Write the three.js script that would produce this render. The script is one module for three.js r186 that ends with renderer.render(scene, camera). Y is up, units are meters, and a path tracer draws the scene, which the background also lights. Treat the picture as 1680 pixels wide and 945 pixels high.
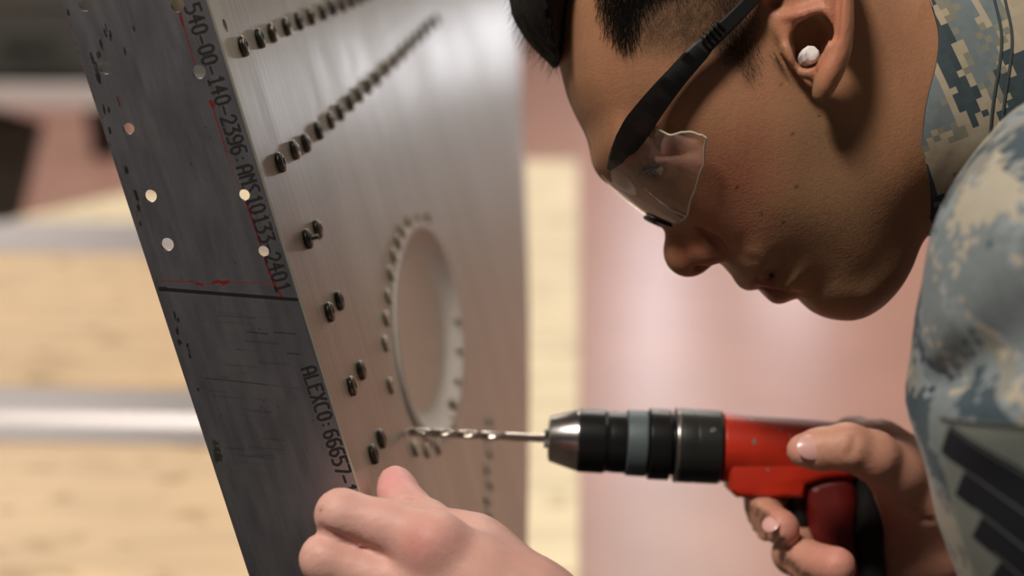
import * as THREE from 'three';
import { RoundedBoxGeometry } from 'three/addons/geometries/RoundedBoxGeometry.js';
import { mergeGeometries, mergeVertices, toCreasedNormals } from 'three/addons/utils/BufferGeometryUtils.js';
import { RectAreaLightUniformsLib } from 'three/addons/lights/RectAreaLightUniformsLib.js';

// ------------------------------------------------------------------ camera, light, exposure
RectAreaLightUniformsLib.init();
const scene = new THREE.Scene();
scene.background = new THREE.Color(0x050505);
const FPX = 2930, PITCH = 12.9 * Math.PI / 180, CAM = new THREE.Vector3(0, 1.35, 0);
const camera = new THREE.PerspectiveCamera(2 * Math.atan(472.5 / FPX) * 180 / Math.PI, 1680 / 945, 0.05, 60);
camera.position.copy(CAM);
camera.rotation.set(-PITCH, 0, 0);
camera.focus = 0.752;
camera.userData.fStop = 4.6;
camera.updateMatrixWorld(true);
scene.add(camera);
const renderer = new THREE.WebGLRenderer({ antialias: true });
renderer.toneMapping = THREE.LinearToneMapping;
renderer.toneMappingExposure = 1.0;
renderer.shadowMap.enabled = true;
const KEY_LIGHT = 130, HALL_LIGHT = 23.5, WINDOW_LIGHT = 4;
// [x, y, z, width, depth, radiance] of the ceiling lamps, one of them an added fill
const LAMPS = [
  [-1.3, 4.1, 0.7, 0.6, 0.6, KEY_LIGHT],
  [-3.2, 4.4, -3.4, 1.2, 0.6, HALL_LIGHT], [0.6, 4.4, -5.2, 1.2, 0.6, HALL_LIGHT], [4.2, 4.4, -5.2, 1.2, 0.6, HALL_LIGHT],
  [-3.2, 4.4, -8.2, 1.2, 0.6, HALL_LIGHT], [0.6, 4.4, -8.6, 1.2, 0.6, HALL_LIGHT], [4.2, 4.4, -8.6, 1.2, 0.6, HALL_LIGHT],
  [3.6, 4.4, -2.2, 1.2, 0.6, HALL_LIGHT], [-3.2, 4.4, -12.6, 1.2, 0.6, HALL_LIGHT], [1.2, 4.4, -13, 1.2, 0.6, HALL_LIGHT],  // the first of these is added to brighten the panel skin
];

// ------------------------------------------------------------------ helpers
const V = (x, y, z) => new THREE.Vector3(x, y, z);
const RIGHT = V(1, 0, 0), UP = V(0, Math.cos(PITCH), -Math.sin(PITCH)), FWD = V(0, -Math.sin(PITCH), -Math.cos(PITCH));
const ray = (px, py) => RIGHT.clone().multiplyScalar((px - 840) / FPX).addScaledVector(UP, (472.5 - py) / FPX).add(FWD);
const at = (px, py, depth) => CAM.clone().addScaledVector(ray(px, py), depth);   // a measured point of the photograph at its own depth
const fromEye = (x, y, z) => CAM.clone().addScaledVector(RIGHT, x).addScaledVector(UP, y).addScaledVector(FWD, -z);
const onPlane = (px, py, p0, n) => { const r = ray(px, py); const t = p0.clone().sub(CAM).dot(n) / r.dot(n); return CAM.clone().addScaledVector(r, t); };
const clamp = (x, a, b) => Math.min(b, Math.max(a, x));
const lerp = (a, b, t) => a + (b - a) * t;
const sstep = (a, b, x) => { const t = clamp((x - a) / (b - a), 0, 1); return t * t * (3 - 2 * t); };
function rng(seed) { let s = seed >>> 0; return () => { s = (s + 0x6D2B79F5) >>> 0; let t = s; t = Math.imul(t ^ (t >>> 15), t | 1); t ^= t + Math.imul(t ^ (t >>> 7), t | 61); return ((t ^ (t >>> 14)) >>> 0) / 4294967296; }; }
const hash = (x, y, z = 0) => { let h = Math.imul(x, 374761393) + Math.imul(y, 668265263) + Math.imul(z, 2147483647 ^ 1274126177); h = Math.imul(h ^ (h >>> 13), 1274126177); return ((h ^ (h >>> 16)) >>> 0) / 4294967296; };
function noise2(x, y, s = 0) { const i = Math.floor(x), j = Math.floor(y), u = x - i, v = y - j, a = u * u * (3 - 2 * u), b = v * v * (3 - 2 * v); return lerp(lerp(hash(i, j, s), hash(i + 1, j, s), a), lerp(hash(i, j + 1, s), hash(i + 1, j + 1, s), a), b); }
const fbm = (x, y, s = 0, o = 4) => { let v = 0, a = 0.5, n = 0; for (let i = 0; i < o; i++) { v += a * noise2(x, y, s + i); n += a; x *= 2.03; y *= 2.03; a *= 0.5; } return v / n; };
const noise3 = (x, y, z, s = 0) => (noise2(x + z * 0.71, y - z * 0.43, s) + noise2(y + 7.1 + x * 0.37, z * 1.01 - x * 0.29, s + 9)) / 2;

const used = {};
function numbered(n) { const k = used[n] = (used[n] ?? -1) + 1; return k ? `${n}_${String(k).padStart(3, '0')}` : n; }
function tag(o, label, category, group, kind) { Object.assign(o.userData, { label, category }); if (group) o.userData.group = group; if (kind) o.userData.kind = kind; return o; }
function thing(name, label, category, base = V(0, 0, 0), group) { const g = new THREE.Group(); g.name = numbered(name); g.position.copy(base); tag(g, label, category, group); scene.add(g); return g; }
const origin = (o) => { const p = V(0, 0, 0); for (let q = o; q && q !== scene; q = q.parent) p.add(q.position); return p; };
// a part whose geometry is given in world coordinates
function part(name, geo, mat, parent, label) {
  const g = geo.clone(); const o = origin(parent); g.translate(-o.x, -o.y, -o.z);
  const m = new THREE.Mesh(g, mat); m.name = name; m.castShadow = m.receiveShadow = true; if (label) m.userData.label = label; parent.add(m); return m;
}
function placed(name, geo, mat, parent, pos, quat, label) {   // a part with shared geometry, set by position and turn
  const m = new THREE.Mesh(geo, mat); m.name = name; m.position.copy(pos).sub(origin(parent)); if (quat) m.quaternion.copy(quat); m.castShadow = m.receiveShadow = true; if (label) m.userData.label = label; parent.add(m); return m;
}
function struct(name, geo, mat, parent = scene) { const m = new THREE.Mesh(geo, mat); m.name = name; m.userData.kind = 'structure'; m.castShadow = m.receiveShadow = true; parent.add(m); return m; }
const box = (x0, x1, y0, y1, z0, z1) => { const g = new THREE.BoxGeometry(x1 - x0, y1 - y0, z1 - z0); g.translate((x0 + x1) / 2, (y0 + y1) / 2, (z0 + z1) / 2); return g; };
const rbox = (x0, x1, y0, y1, z0, z1, r = 0.004) => { const g = new RoundedBoxGeometry(x1 - x0, y1 - y0, z1 - z0, 2, r); g.translate((x0 + x1) / 2, (y0 + y1) / 2, (z0 + z1) / 2); return g; };
const plain = (g) => { const n = g.index ? g.toNonIndexed() : g; for (const k of Object.keys(n.attributes)) if (!['position', 'normal', 'uv'].includes(k)) n.deleteAttribute(k); if (!n.attributes.uv) n.setAttribute('uv', new THREE.BufferAttribute(new Float32Array(n.attributes.position.count * 2), 2)); return n; };
const merge = (list) => mergeGeometries(list.map(plain));
const basis = (x, y, z, o) => new THREE.Matrix4().makeBasis(x, y, z).setPosition(o);
const std = (color, roughness = 0.6, metalness = 0, more = {}) => new THREE.MeshPhysicalMaterial({ color, roughness, metalness, ...more });
function tubeAlong(points, radius, seg = 32, sides = 8, closed = false) { return new THREE.TubeGeometry(new THREE.CatmullRomCurve3(points, closed), seg, radius, sides, closed); }
function texture(w, h, fn, { srgb = true, nearest = false, repeat = false } = {}) {
  const d = new Uint8Array(w * h * 4);
  for (let y = 0; y < h; y++) for (let x = 0; x < w; x++) { const c = fn(x, y), i = 4 * (y * w + x); d[i] = c[0]; d[i + 1] = c[1]; d[i + 2] = c[2]; d[i + 3] = 255; }
  const t = new THREE.DataTexture(d, w, h); t.magFilter = nearest ? THREE.NearestFilter : THREE.LinearFilter; t.minFilter = t.magFilter;
  if (srgb) t.colorSpace = THREE.SRGBColorSpace; if (repeat) t.wrapS = t.wrapT = THREE.RepeatWrapping; t.needsUpdate = true; return t;
}
// uv in metres / scale, each triangle along its dominant axis
function boxUV(geo, scale = 1, turn = 0) {
  const g = geo.index ? geo.toNonIndexed() : geo, p = g.attributes.position, n = g.attributes.normal, uv = new Float32Array(p.count * 2), c = Math.cos(turn), s = Math.sin(turn);
  for (let t = 0; t < p.count; t += 3) {
    let nx = 0, ny = 0, nz = 0; for (let k = 0; k < 3; k++) { nx += n.getX(t + k); ny += n.getY(t + k); nz += n.getZ(t + k); }
    nx = Math.abs(nx); ny = Math.abs(ny); nz = Math.abs(nz);
    for (let k = 0; k < 3; k++) {
      const x = p.getX(t + k), y = p.getY(t + k), z = p.getZ(t + k), [a, b] = nz >= nx && nz >= ny ? [x, y] : nx >= ny ? [z, y] : [x, z];
      uv[2 * (t + k)] = (a * c - b * s) / scale; uv[2 * (t + k) + 1] = (a * s + b * c) / scale;
    }
  }
  g.setAttribute('uv', new THREE.BufferAttribute(uv, 2)); return g;
}
// naive surface nets over a field that is positive inside
function surfaceNets(min, n, cell, values) {
  const [nx, ny, nz] = n, idx = (i, j, k) => i + nx * (j + ny * k), pos = [], cellVert = new Int32Array(nx * ny * nz).fill(-1), faces = [];
  const E = [[0, 1], [0, 2], [0, 4], [1, 3], [1, 5], [2, 3], [2, 6], [3, 7], [4, 5], [4, 6], [5, 7], [6, 7]], v = new Float32Array(8);
  for (let k = 0; k < nz - 1; k++) for (let j = 0; j < ny - 1; j++) for (let i = 0; i < nx - 1; i++) {
    let m = 0; for (let c = 0; c < 8; c++) { v[c] = values[idx(i + (c & 1), j + ((c >> 1) & 1), k + (c >> 2))]; if (v[c] > 0) m |= 1 << c; }
    if (m === 0 || m === 255) continue;
    let x = 0, y = 0, z = 0, q = 0;
    for (const [a, b] of E) { if (((m >> a) & 1) === ((m >> b) & 1)) continue; const t = v[a] / (v[a] - v[b]); x += lerp(a & 1, b & 1, t); y += lerp((a >> 1) & 1, (b >> 1) & 1, t); z += lerp(a >> 2, b >> 2, t); q++; }
    cellVert[idx(i, j, k)] = pos.length / 3; pos.push(min[0] + (i + x / q) * cell, min[1] + (j + y / q) * cell, min[2] + (k + z / q) * cell);
  }
  const quad = (a, b, c, d, flip) => { if (a < 0 || b < 0 || c < 0 || d < 0) return; flip ? faces.push(a, c, b, a, d, c) : faces.push(a, b, c, a, c, d); };
  for (let k = 1; k < nz - 1; k++) for (let j = 1; j < ny - 1; j++) for (let i = 1; i < nx - 1; i++) {
    const s = values[idx(i, j, k)] > 0;
    if (s !== values[idx(i + 1, j, k)] > 0) quad(cellVert[idx(i, j - 1, k - 1)], cellVert[idx(i, j, k - 1)], cellVert[idx(i, j, k)], cellVert[idx(i, j - 1, k)], !s);
    if (s !== values[idx(i, j + 1, k)] > 0) quad(cellVert[idx(i - 1, j, k - 1)], cellVert[idx(i - 1, j, k)], cellVert[idx(i, j, k)], cellVert[idx(i, j, k - 1)], !s);
    if (s !== values[idx(i, j, k + 1)] > 0) quad(cellVert[idx(i - 1, j - 1, k)], cellVert[idx(i, j - 1, k)], cellVert[idx(i, j, k)], cellVert[idx(i - 1, j, k)], !s);
  }
  const g = new THREE.BufferGeometry(); g.setAttribute('position', new THREE.BufferAttribute(new Float32Array(pos), 3)); g.setIndex(faces); g.computeVertexNormals(); return g;
}
function fieldMesh(min, max, cell, f) {
  const n = [0, 1, 2].map((a) => Math.ceil((max[a] - min[a]) / cell) + 2), vals = new Float32Array(n[0] * n[1] * n[2]); let q = 0;
  for (let k = 0; k < n[2]; k++) for (let j = 0; j < n[1]; j++) for (let i = 0; i < n[0]; i++) vals[q++] = f(min[0] + i * cell, min[1] + j * cell, min[2] + k * cell);
  return surfaceNets(min, n, cell, vals);
}
const smax = (a, b, k) => { const h = Math.max(k - Math.abs(a - b), 0) / k; return Math.max(a, b) + h * h * k * 0.25; };
const smin = (a, b, k) => -smax(-a, -b, k);
// tapered capsule, positive inside
function capsule(a, b, ra, rb) { const dx = b.x - a.x, dy = b.y - a.y, dz = b.z - a.z, L = dx * dx + dy * dy + dz * dz || 1e-9;
  return (x, y, z) => { const t = clamp(((x - a.x) * dx + (y - a.y) * dy + (z - a.z) * dz) / L, 0, 1), ex = x - a.x - t * dx, ey = y - a.y - t * dy, ez = z - a.z - t * dz; return ra + (rb - ra) * t - Math.sqrt(ex * ex + ey * ey + ez * ez); }; }
const ball = (c, r) => (x, y, z) => r - Math.hypot(x - c.x, y - c.y, z - c.z);
function blend(list, k) { return (x, y, z) => { let v = -1; for (const f of list) v = smax(v, f(x, y, z), k); return v; }; }
function boundsOf(points, pad) { const b = new THREE.Box3().setFromPoints(points).expandByScalar(pad); return [b.min.toArray(), b.max.toArray()]; }
// signed distance to a polygon, positive inside
function polygonField(P) { const n = P.length; return (x, y) => { let d = 1e9, inside = false;
  for (let i = 0, j = n - 1; i < n; j = i++) { const ax = P[j][0], ay = P[j][1], bx = P[i][0], by = P[i][1], ex = bx - ax, ey = by - ay, t = clamp(((x - ax) * ex + (y - ay) * ey) / (ex * ex + ey * ey), 0, 1), qx = x - ax - ex * t, qy = y - ay - ey * t; d = Math.min(d, qx * qx + qy * qy); if ((ay > y) !== (by > y) && x < ax + (y - ay) / (by - ay) * ex) inside = !inside; }
  return (inside ? 1 : -1) * Math.sqrt(d); }; }
// a closed smooth curve through measured points
function smoothPolygon(P, per = 4) { const c = new THREE.CatmullRomCurve3(P.map(([x, y]) => V(x, y, 0)), true, 'centripetal'); return c.getPoints(P.length * per).slice(0, -1).map((p) => [p.x, p.y]); }

// ------------------------------------------------------------------ the hall
const concrete = texture(512, 512, (x, y) => { const n = fbm(x / 40, y / 40, 3, 5), s = hash(x, y, 5) * 8 - 4, k = fbm(x / 9, y / 9, 11, 3); const a = 0.93 + 0.1 * n + 0.04 * k; return [186 * a + s, 143 * a + s, 131 * a + s]; }, { repeat: true });
const floorMat = std(0xffffff, 0.3, 0, { map: concrete });
const planeUV = (geo, s) => boxUV(geo, s);
const HX0 = -9, HX1 = 9, HZ0 = -17, HZ1 = 4.5, HH = 4.6, T = 0.25;
struct('floor', planeUV(box(HX0 - T, HX1 + T, -0.2, 0, HZ0 - T, HZ1 + T), 2.2), floorMat);
const wallMat = std(0xb9b2ab, 0.85), darkWall = std(0x38383a, 0.85);
struct('wall_far', box(HX0 - T, HX1 + T, 0, HH, HZ0 - T, HZ0), wallMat);
struct('wall_left', box(HX0 - T, HX0, 0, HH, HZ0, HZ1), darkWall);
struct('wall_right', box(HX1, HX1 + T, 0, HH, HZ0, HZ1), wallMat);
struct('wall_near', box(HX0 - T, HX1 + T, 0, HH, HZ1, HZ1 + T), darkWall);
struct('ceiling', box(HX0 - T, HX1 + T, HH, HH + T, HZ0 - T, HZ1 + T), std(0x77777a, 0.9));
struct('baseboard_far', rbox(HX0, HX1, 0, 0.12, HZ0, HZ0 + 0.02), std(0x4a4a48, 0.7));

function lampFixture([x, y, z, w, d, I], label) {
  const t = thing('ceiling_lamp', label, 'lamp', V(x, y, z));
  part('housing', merge([box(x - w / 2 - 0.03, x + w / 2 + 0.03, y + 0.03, y + 0.1, z - d / 2 - 0.03, z + d / 2 + 0.03), box(x - 0.01, x + 0.01, y + 0.1, HH, z - 0.01, z + 0.01)]), std(0xc8c8c8, 0.5), t);
  part('diffuser', box(x - w / 2, x + w / 2, y + 0.012, y + 0.03, z - d / 2, z + d / 2), new THREE.MeshStandardMaterial({ color: 0xffffff, emissive: 0xfff4e2, emissiveIntensity: 5, roughness: 0.6 }), t);
  const l = new THREE.RectAreaLight(I === KEY_LIGHT ? 0xfff1e0 : 0xfff3e6, I, w, d); l.position.set(0, 0.005, 0); l.rotation.x = -Math.PI / 2; l.castShadow = true; t.add(l);
}
LAMPS.forEach((l, i) => lampFixture(l, ['square ceiling lamp hung over the man and the metal panel', 'long ceiling lamp over the plywood benches', 'long ceiling lamp over the middle of the pink floor', 'long ceiling lamp over the right of the pink floor', 'long ceiling lamp over the dark steel stand', 'long ceiling lamp past the steel stand, before the lit windows', 'long ceiling lamp to the right of the lit windows', 'long unseen lamp added at right to brighten the panel skin', 'long ceiling lamp at the left end of the far wall', 'long ceiling lamp right before the middle of the far wall'][i]));
// a tall lit window in the far wall, above the frame; the polished floor and the skin mirror it
function litWindow(n, x0, x1, y0, y1, I) {
  const g = new THREE.Group(); g.name = `window_${n}`; g.userData.kind = 'structure'; g.position.set((x0 + x1) / 2, y0, HZ0); scene.add(g);
  part('window_frame', merge([box(x0 - 0.06, x0, y0 - 0.06, y1 + 0.06, HZ0, HZ0 + 0.05), box(x1, x1 + 0.06, y0 - 0.06, y1 + 0.06, HZ0, HZ0 + 0.05), box(x0, x1, y0 - 0.06, y0, HZ0, HZ0 + 0.05), box(x0, x1, y1, y1 + 0.06, HZ0, HZ0 + 0.05)]), std(0xd0d0d0, 0.5), g);
  part('window_pane', box(x0, x1, y0, y1, HZ0 + 0.002, HZ0 + 0.02), new THREE.MeshStandardMaterial({ color: 0xffffff, emissive: 0xeef0ff, emissiveIntensity: I, roughness: 0.3 }), g);
  const l = new THREE.RectAreaLight(0xf2f0f4, I, x1 - x0, y1 - y0); l.position.set(0, (y1 - y0) / 2, 0.03); l.rotation.y = Math.PI; l.castShadow = true; g.add(l);
}
litWindow(1, 1.24, 1.54, 2.7, 4.2, WINDOW_LIGHT * 2);
litWindow(2, 2.45, 3.0, 0.35, 1.0, WINDOW_LIGHT * 4.5);
// unseen lockers added behind the camera to darken what the spar mirrors
{
  const lm = std(0x34383f, 0.55), dm = std(0x3b4048, 0.5), km = std(0x888888, 0.4, 0.8);
  for (let i = 0; i < 7; i++) {
    const x = -3.6 + i * 0.62, t = thing('added_locker', ['first added grey steel locker at the left end of the row behind the camera', 'second added grey steel locker from the left end behind the camera', 'third added grey steel locker from the left end behind the camera', 'middle added grey steel locker of the seven behind the camera', 'third added grey steel locker from the right end behind the camera', 'second added grey steel locker from the right end behind the camera', 'last added grey steel locker at the right end behind the camera'][i], 'locker', V(x + 0.3, 0, 2.6), 'lockers added for the spar to mirror');
    part('locker_body', box(x, x + 0.6, 0, 2.3, 2.32, 2.85), lm, t); part('door', rbox(x + 0.015, x + 0.585, 0.06, 2.28, 2.3, 2.318, 0.004), dm, t); part('handle', rbox(x + 0.5, x + 0.52, 1.05, 1.2, 2.27, 2.3, 0.004), km, t);
  }
}

{  // unseen dark mat, added to keep pink bounce off spar and chin
  const t = struct('added_mat', rbox(-2.4, 1.7, 0, 0.016, -1.36, 2.25, 0.006), std(0x2f2e2c, 0.9)); t.userData.kind = 'thing'; tag(t, 'unseen black mat added on the floor to cut bounce light', 'mat');
}

// ------------------------------------------------------------------ the aluminium panel: a narrow spar plate and a long riveted skin
const C0 = at(466, 400, 0.735);                                   // a point on the corner between spar and skin
const D = ray(1050, -200).normalize();                              // the rivet rows run level, away from the camera
const E = (() => { const e0 = at(592, 801, 0.757).sub(at(340, 0, 0.7115)); return e0.addScaledVector(D, -e0.dot(D)).normalize(); })();   // down along the corner
const N = E.clone().cross(D).normalize(); if (N.dot(RIGHT) < 0) N.negate();   // out of the skin
const S = N.clone().negate();                                       // across the spar, away from the corner
const onSkin = (px, py) => onPlane(px, py, C0, N), onSpar = (px, py) => onPlane(px, py, C0, D);
const skinTB = (px, py) => { const q = onSkin(px, py).sub(C0); return [q.dot(D), q.dot(E)]; };
const sparAB = (px, py) => { const q = onSpar(px, py).sub(C0); return [q.dot(S), q.dot(E)]; };
const B_TOP = sparAB(330, 0)[1] - 0.16, TABLE_Y = 0.86;
const B_END = (TABLE_Y + 0.001 - C0.y) / E.y;                       // where the corner meets the table
const SPAR_W = (sparAB(97, 0)[0] + sparAB(366, 800)[0]) / 2;
const panel = thing('metal_panel', 'tilted bare aluminium aircraft panel with printed numbers, red ink marks and rows of rivets', 'panel', C0.clone().addScaledVector(E, B_END));
{
  // spar plate with its drilled holes; shape coordinates: x = across (S), y = up along the corner (-E)
  const bt = -B_TOP, bb = -B_END, sh = new THREE.Shape();
  const tiltEnd = -S.y / E.y * SPAR_W;                              // keeps the lower end level with the table
  sh.moveTo(0.0012, bb + 0.0003); sh.lineTo(0.0012, bt); sh.lineTo(SPAR_W, bt); sh.lineTo(SPAR_W, bb - tiltEnd); sh.closePath();
  const holes = [[140, 8, 10], [173, 111, 10.5], [211, 211, 9.5], [247, 321.5, 10.5], [274.5, 401, 11], [291.5, 9, 10.5], [326.5, 118, 11], [400.5, 320, 9.5], [432, 412.5, 9.5]];
  for (const [x, y, r] of holes) { const [a, b] = sparAB(x, y), h = new THREE.Path(); h.absarc(a, -b, r / FPX * 0.735, 0, Math.PI * 2, true); sh.holes.push(h); }
  const ex = new THREE.ExtrudeGeometry(sh, { depth: 0.0018, bevelEnabled: true, bevelThickness: 0.0002, bevelSize: 0.0002, bevelSegments: 1, curveSegments: 20 });
  // extrude runs along +z of (S, -E, S x -E); S x -E points towards or away from the camera
  const zax = S.clone().cross(E.clone().negate());
  // ---- printed and drawn marks: a canvas over the spar, u across, v up
  const PW = 512, PH = 2048, a0 = -0.001, a1 = SPAR_W + 0.001, b0 = sparAB(330, 0)[1] - 0.012, b1 = sparAB(585, 800)[1] + 0.07;
  const cv = document.createElement('canvas'); cv.width = PW; cv.height = PH; const g = cv.getContext('2d');
  const PX = ([a, b]) => [(a - a0) / (a1 - a0) * PW, (b - b0) / (b1 - b0) * PH], mark = (x, y) => PX(sparAB(x, y));
  g.fillStyle = 'rgb(166,169,176)'; g.fillRect(0, 0, PW, PH);
  const R = rng(77);
  for (let i = 0; i < 900; i++) { const x = R() * PW, y = R() * PH, l = 60 + R() * 420, k = 120 + R() * 60, t = R(); g.strokeStyle = `rgba(${k + (t > 0.6 ? 8 : 0)},${k},${k + (t < 0.4 ? 10 : 0)},0.16)`; g.lineWidth = 0.6 + R() * 2; g.beginPath(); g.moveTo(x, y); g.lineTo(x + (R() - 0.5) * 4, y + l); g.stroke(); }
  for (let i = 0; i < 60; i++) { const x = R() * PW, y = R() * PH, w = 30 + R() * 120, h = 60 + R() * 260, t = R(); g.fillStyle = t < 0.4 ? 'rgba(120,135,155,0.05)' : t < 0.7 ? 'rgba(170,150,140,0.05)' : 'rgba(110,110,110,0.05)'; g.fillRect(x, y, w, h); }
  const poly = (pts, color, w) => { g.strokeStyle = color; g.lineWidth = w; g.lineCap = 'round'; g.lineJoin = 'round'; g.beginPath(); pts.forEach((p, i) => { const [x, y] = mark(...p); i ? g.lineTo(x, y) : g.moveTo(x, y); }); g.stroke(); };
  // faint guide line beside the print
  poly([[303, 0], [372, 215], [400, 300], [470, 480]], 'rgba(90,80,80,0.35)', 2);
  // red marker
  const red = 'rgba(104,10,6,0.95)', red2 = 'rgba(88,14,10,0.8)';
  poly([[295, 20], [303, 48], [311, 75], [320, 105]], red2, 7); poly([[295, 20], [300, 40]], red, 9);
  poly([[346, 168], [352, 186], [362, 215], [371, 250]], red, 5); poly([[346, 167], [350, 174]], red, 14);
  poly([[371, 250], [385, 290], [398, 315]], red2, 3);
  poly([[404, 332], [412, 355], [420, 378], [428, 402]], red, 8); poly([[434, 422], [440, 440], [448, 462], [463, 488]], red, 9); poly([[432, 412], [444, 452]], red2, 6);
  poly([[262, 461], [300, 461.5], [318, 462], [322, 465], [345, 467], [352, 463], [375, 462], [415, 464], [455, 466]], red2, 4);
  poly([[311, 460], [316, 463]], red, 5); poly([[322, 465], [332, 467]], red, 8); poly([[350, 464], [358, 461], [364, 464], [374, 462], [366, 466]], red, 10);
  poly([[193, 160], [197, 174]], 'rgba(70,10,8,0.9)', 7);
  // black felt line
  poly([[263, 474], [300, 477], [487, 491.5]], '#08080a', 11); poly([[263, 474], [272, 474]], '#08080a', 14);
  // scuffs along the left edge and cross scratches
  for (const [x, y, w, l] of [[112, 18, 6, 10], [150, 92, 10, 18], [158, 120, 12, 22], [161, 85, 8, 14], [156, 105, 7, 14], [180, 55, 5, 15], [165, 68, 5, 20], [172, 45, 4, 20], [204, 80, 3, 12], [219, 45, 3, 10], [178, 212, 11, 10], [170, 175, 4, 16], [178, 178, 4, 8], [207, 276, 12, 10], [222, 318, 8, 26], [226, 335, 5, 14], [230, 365, 4, 8], [286, 515, 5, 14], [292, 523, 6, 6], [290, 540, 6, 12], [296, 560, 12, 8], [307, 566, 6, 6], [312, 582, 6, 6], [309, 573, 3, 8], [325, 638, 5, 4], [270, 400, 3, 6]]) {
    for (let k = 0; k < 5; k++) { const ox = (R() - 0.5) * w * 0.5, oy = (R() - 0.5) * l * 0.6; poly([[x + ox, y + oy], [x + ox + l * 0.16, y + oy + l * 0.5]], 'rgba(10,10,10,0.8)', 3 + R() * w * 0.8); }
  }
  for (let k = 0; k < 130; k++) { const v = R(), x = 354 + (R() - 0.5) * 12 + v * 5, y = 722 + v * 34 + (R() - 0.5) * 8; poly([[x, y], [x + 1, y + 2]], 'rgba(30,34,20,0.6)', 3 + R() * 6); }
  for (let k = 0; k < 40; k++) { const v = R(), x = 104 + v * 330 * 0.97 + R() * 10 * R(), y = 20 + v * 925; poly([[x, y], [x + 1.5, y + 5]], 'rgba(18,18,18,0.6)', 1 + R() * 5); }
  for (const p of [[[405, 544], [440, 548]], [[450, 545], [485, 548]], [[388, 573], [492, 581]], [[394, 574], [470, 579]]]) poly(p, 'rgba(50,55,66,0.5)', 3.5);
  poly([[334, 620], [375, 624], [420, 629], [490, 637]], 'rgba(45,42,40,0.5)', 3); poly([[440, 631], [488, 637]], 'rgba(30,28,28,0.6)', 4); poly([[330, 618], [337, 623]], 'rgba(40,40,40,0.6)', 7);
  for (let i = 0; i < 40; i++) { const x = 200 + R() * 330, y = 60 + R() * 700; poly([[x, y], [x + R(), y + 1 + R() * 2]], 'rgba(30,30,34,0.5)', 1.5 + R() * 3); }
  for (let i = 0; i < 26; i++) { const x = 330 + R() * 140, y = 500 + R() * 260, l = 10 + R() * 50; poly([[x, y], [x + l, y + l * 0.08]], 'rgba(80,85,96,0.16)', 1 + R() * 7); }
  for (let i = 0; i < 26; i++) { const x = 250 + R() * 180, y = 60 + R() * 640, l = 10 + R() * 40; poly([[x, y], [x + l, y + l * (R() - 0.5)]], 'rgba(196,200,205,0.12)', 1); }
  // printed strings in single-stroke letters, read downwards
  const GLYPH = { 0: '15 05 04 01 10 20 31 34 25 15', 1: '00 40 00 00|20 25 15|10 30', 2: '04 15 25 34 33 00 30', 3: '05 35 23 32 31 20 10 01', 4: '30 20|25 01 31|24 20', 5: '35 05 03 23 32 31 20 00', 6: '35 15 04 01 10 20 31 32 23 03', 7: '05 35 34 10', 9: '00 20 31 34 25 15 04 03 12 32', A: '00 04 15 25 34 30|02 32', M: '00 05 23 35 30', S: '35 15 04 13 22 31 20 00', L: '05 00 30', E: '35 05 00 30|03 23', X: '05 30|35 00', C: '35 15 04 01 10 30', O: '15 05 01 10 20 31 35 15', '-': '05 05|12 32', ':': '11 11|13 13' };
  GLYPH['0'] = '14 05 25 34 31 20 10 01 04 05'; GLYPH['0'] = '04 15 25 34 31 20 10 01 04'; GLYPH['1'] = '10 30|20 25 14'; GLYPH['-'] = '02 32'; GLYPH['O'] = GLYPH['0']; GLYPH['4'] = '25 02 32|24 20'; GLYPH['3'] = '05 35 13 23 32 31 20 00';
  function print(text, from, to, capPx) {
    const [x0, y0] = mark(...from), [x1, y1] = mark(...to), n = text.length, dx = (x1 - x0) / (n - 1), dy = (y1 - y0) / (n - 1), L = Math.hypot(dx, dy), ux = dx / L, uy = dy / L, vx = -uy, vy = ux;   // v: towards the letters' tops (to the corner)
    const cap = capPx / FPX * 0.735 / (a1 - a0) * PW, wid = L * 0.66;
    g.strokeStyle = 'rgba(12,12,14,0.93)'; g.lineWidth = 8.5; g.lineCap = 'round'; g.lineJoin = 'round';
    [...text].forEach((ch, i) => { const cx = x0 + dx * i, cy = y0 + dy * i;
      for (const st of GLYPH[ch].split('|')) { g.beginPath(); st.trim().split(' ').forEach((p, k) => { const s = (+p[0] / 3 - 0.5) * wid, t = (+p[1] / 5 - 0.5) * cap, x = cx + ux * s + vx * t, y = cy + uy * s + vy * t; k ? g.lineTo(x, y) : g.moveTo(x, y); if (ch === ':') g.lineTo(x + 0.1, y); }); g.stroke(); } });
  }
  print('540-00-140-2396:AMS10133-2401', [317, 14.5], [463.5, 469.5], 25);
  print('ALEXCO:66657-1', [507.5, 608], [572.5, 800], 24);
  const img = g.getImageData(0, 0, PW, PH).data;
  const markMap = texture(PW, PH, (x, y) => { const i = 4 * ((PH - 1 - y) * PW + x), s = (hash(x, y, 3) - 0.5) * 10; return [clamp(img[i] + s, 0, 255), clamp(img[i + 1] + s, 0, 255), clamp(img[i + 2] + s, 0, 255)]; });
  // ink and dirt are not metal
  const inkMap = texture(PW, PH, (x, y) => { const i = 4 * ((PH - 1 - y) * PW + x), m = Math.min(img[i], img[i + 1], img[i + 2]), ink = 1 - sstep(60, 115, m), r = 96 + 34 * fbm(x / 30, y / 120, 5) + ink * 60; return [255, clamp(r, 0, 255), 255 * (1 - ink)]; }, { srgb: false });
  const sparMat = new THREE.MeshPhysicalMaterial({ color: 0xffffff, map: markMap, roughness: 1, metalness: 1, roughnessMap: inkMap, metalnessMap: inkMap });
  const p = ex.attributes.position, uv = ex.attributes.uv;
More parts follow.
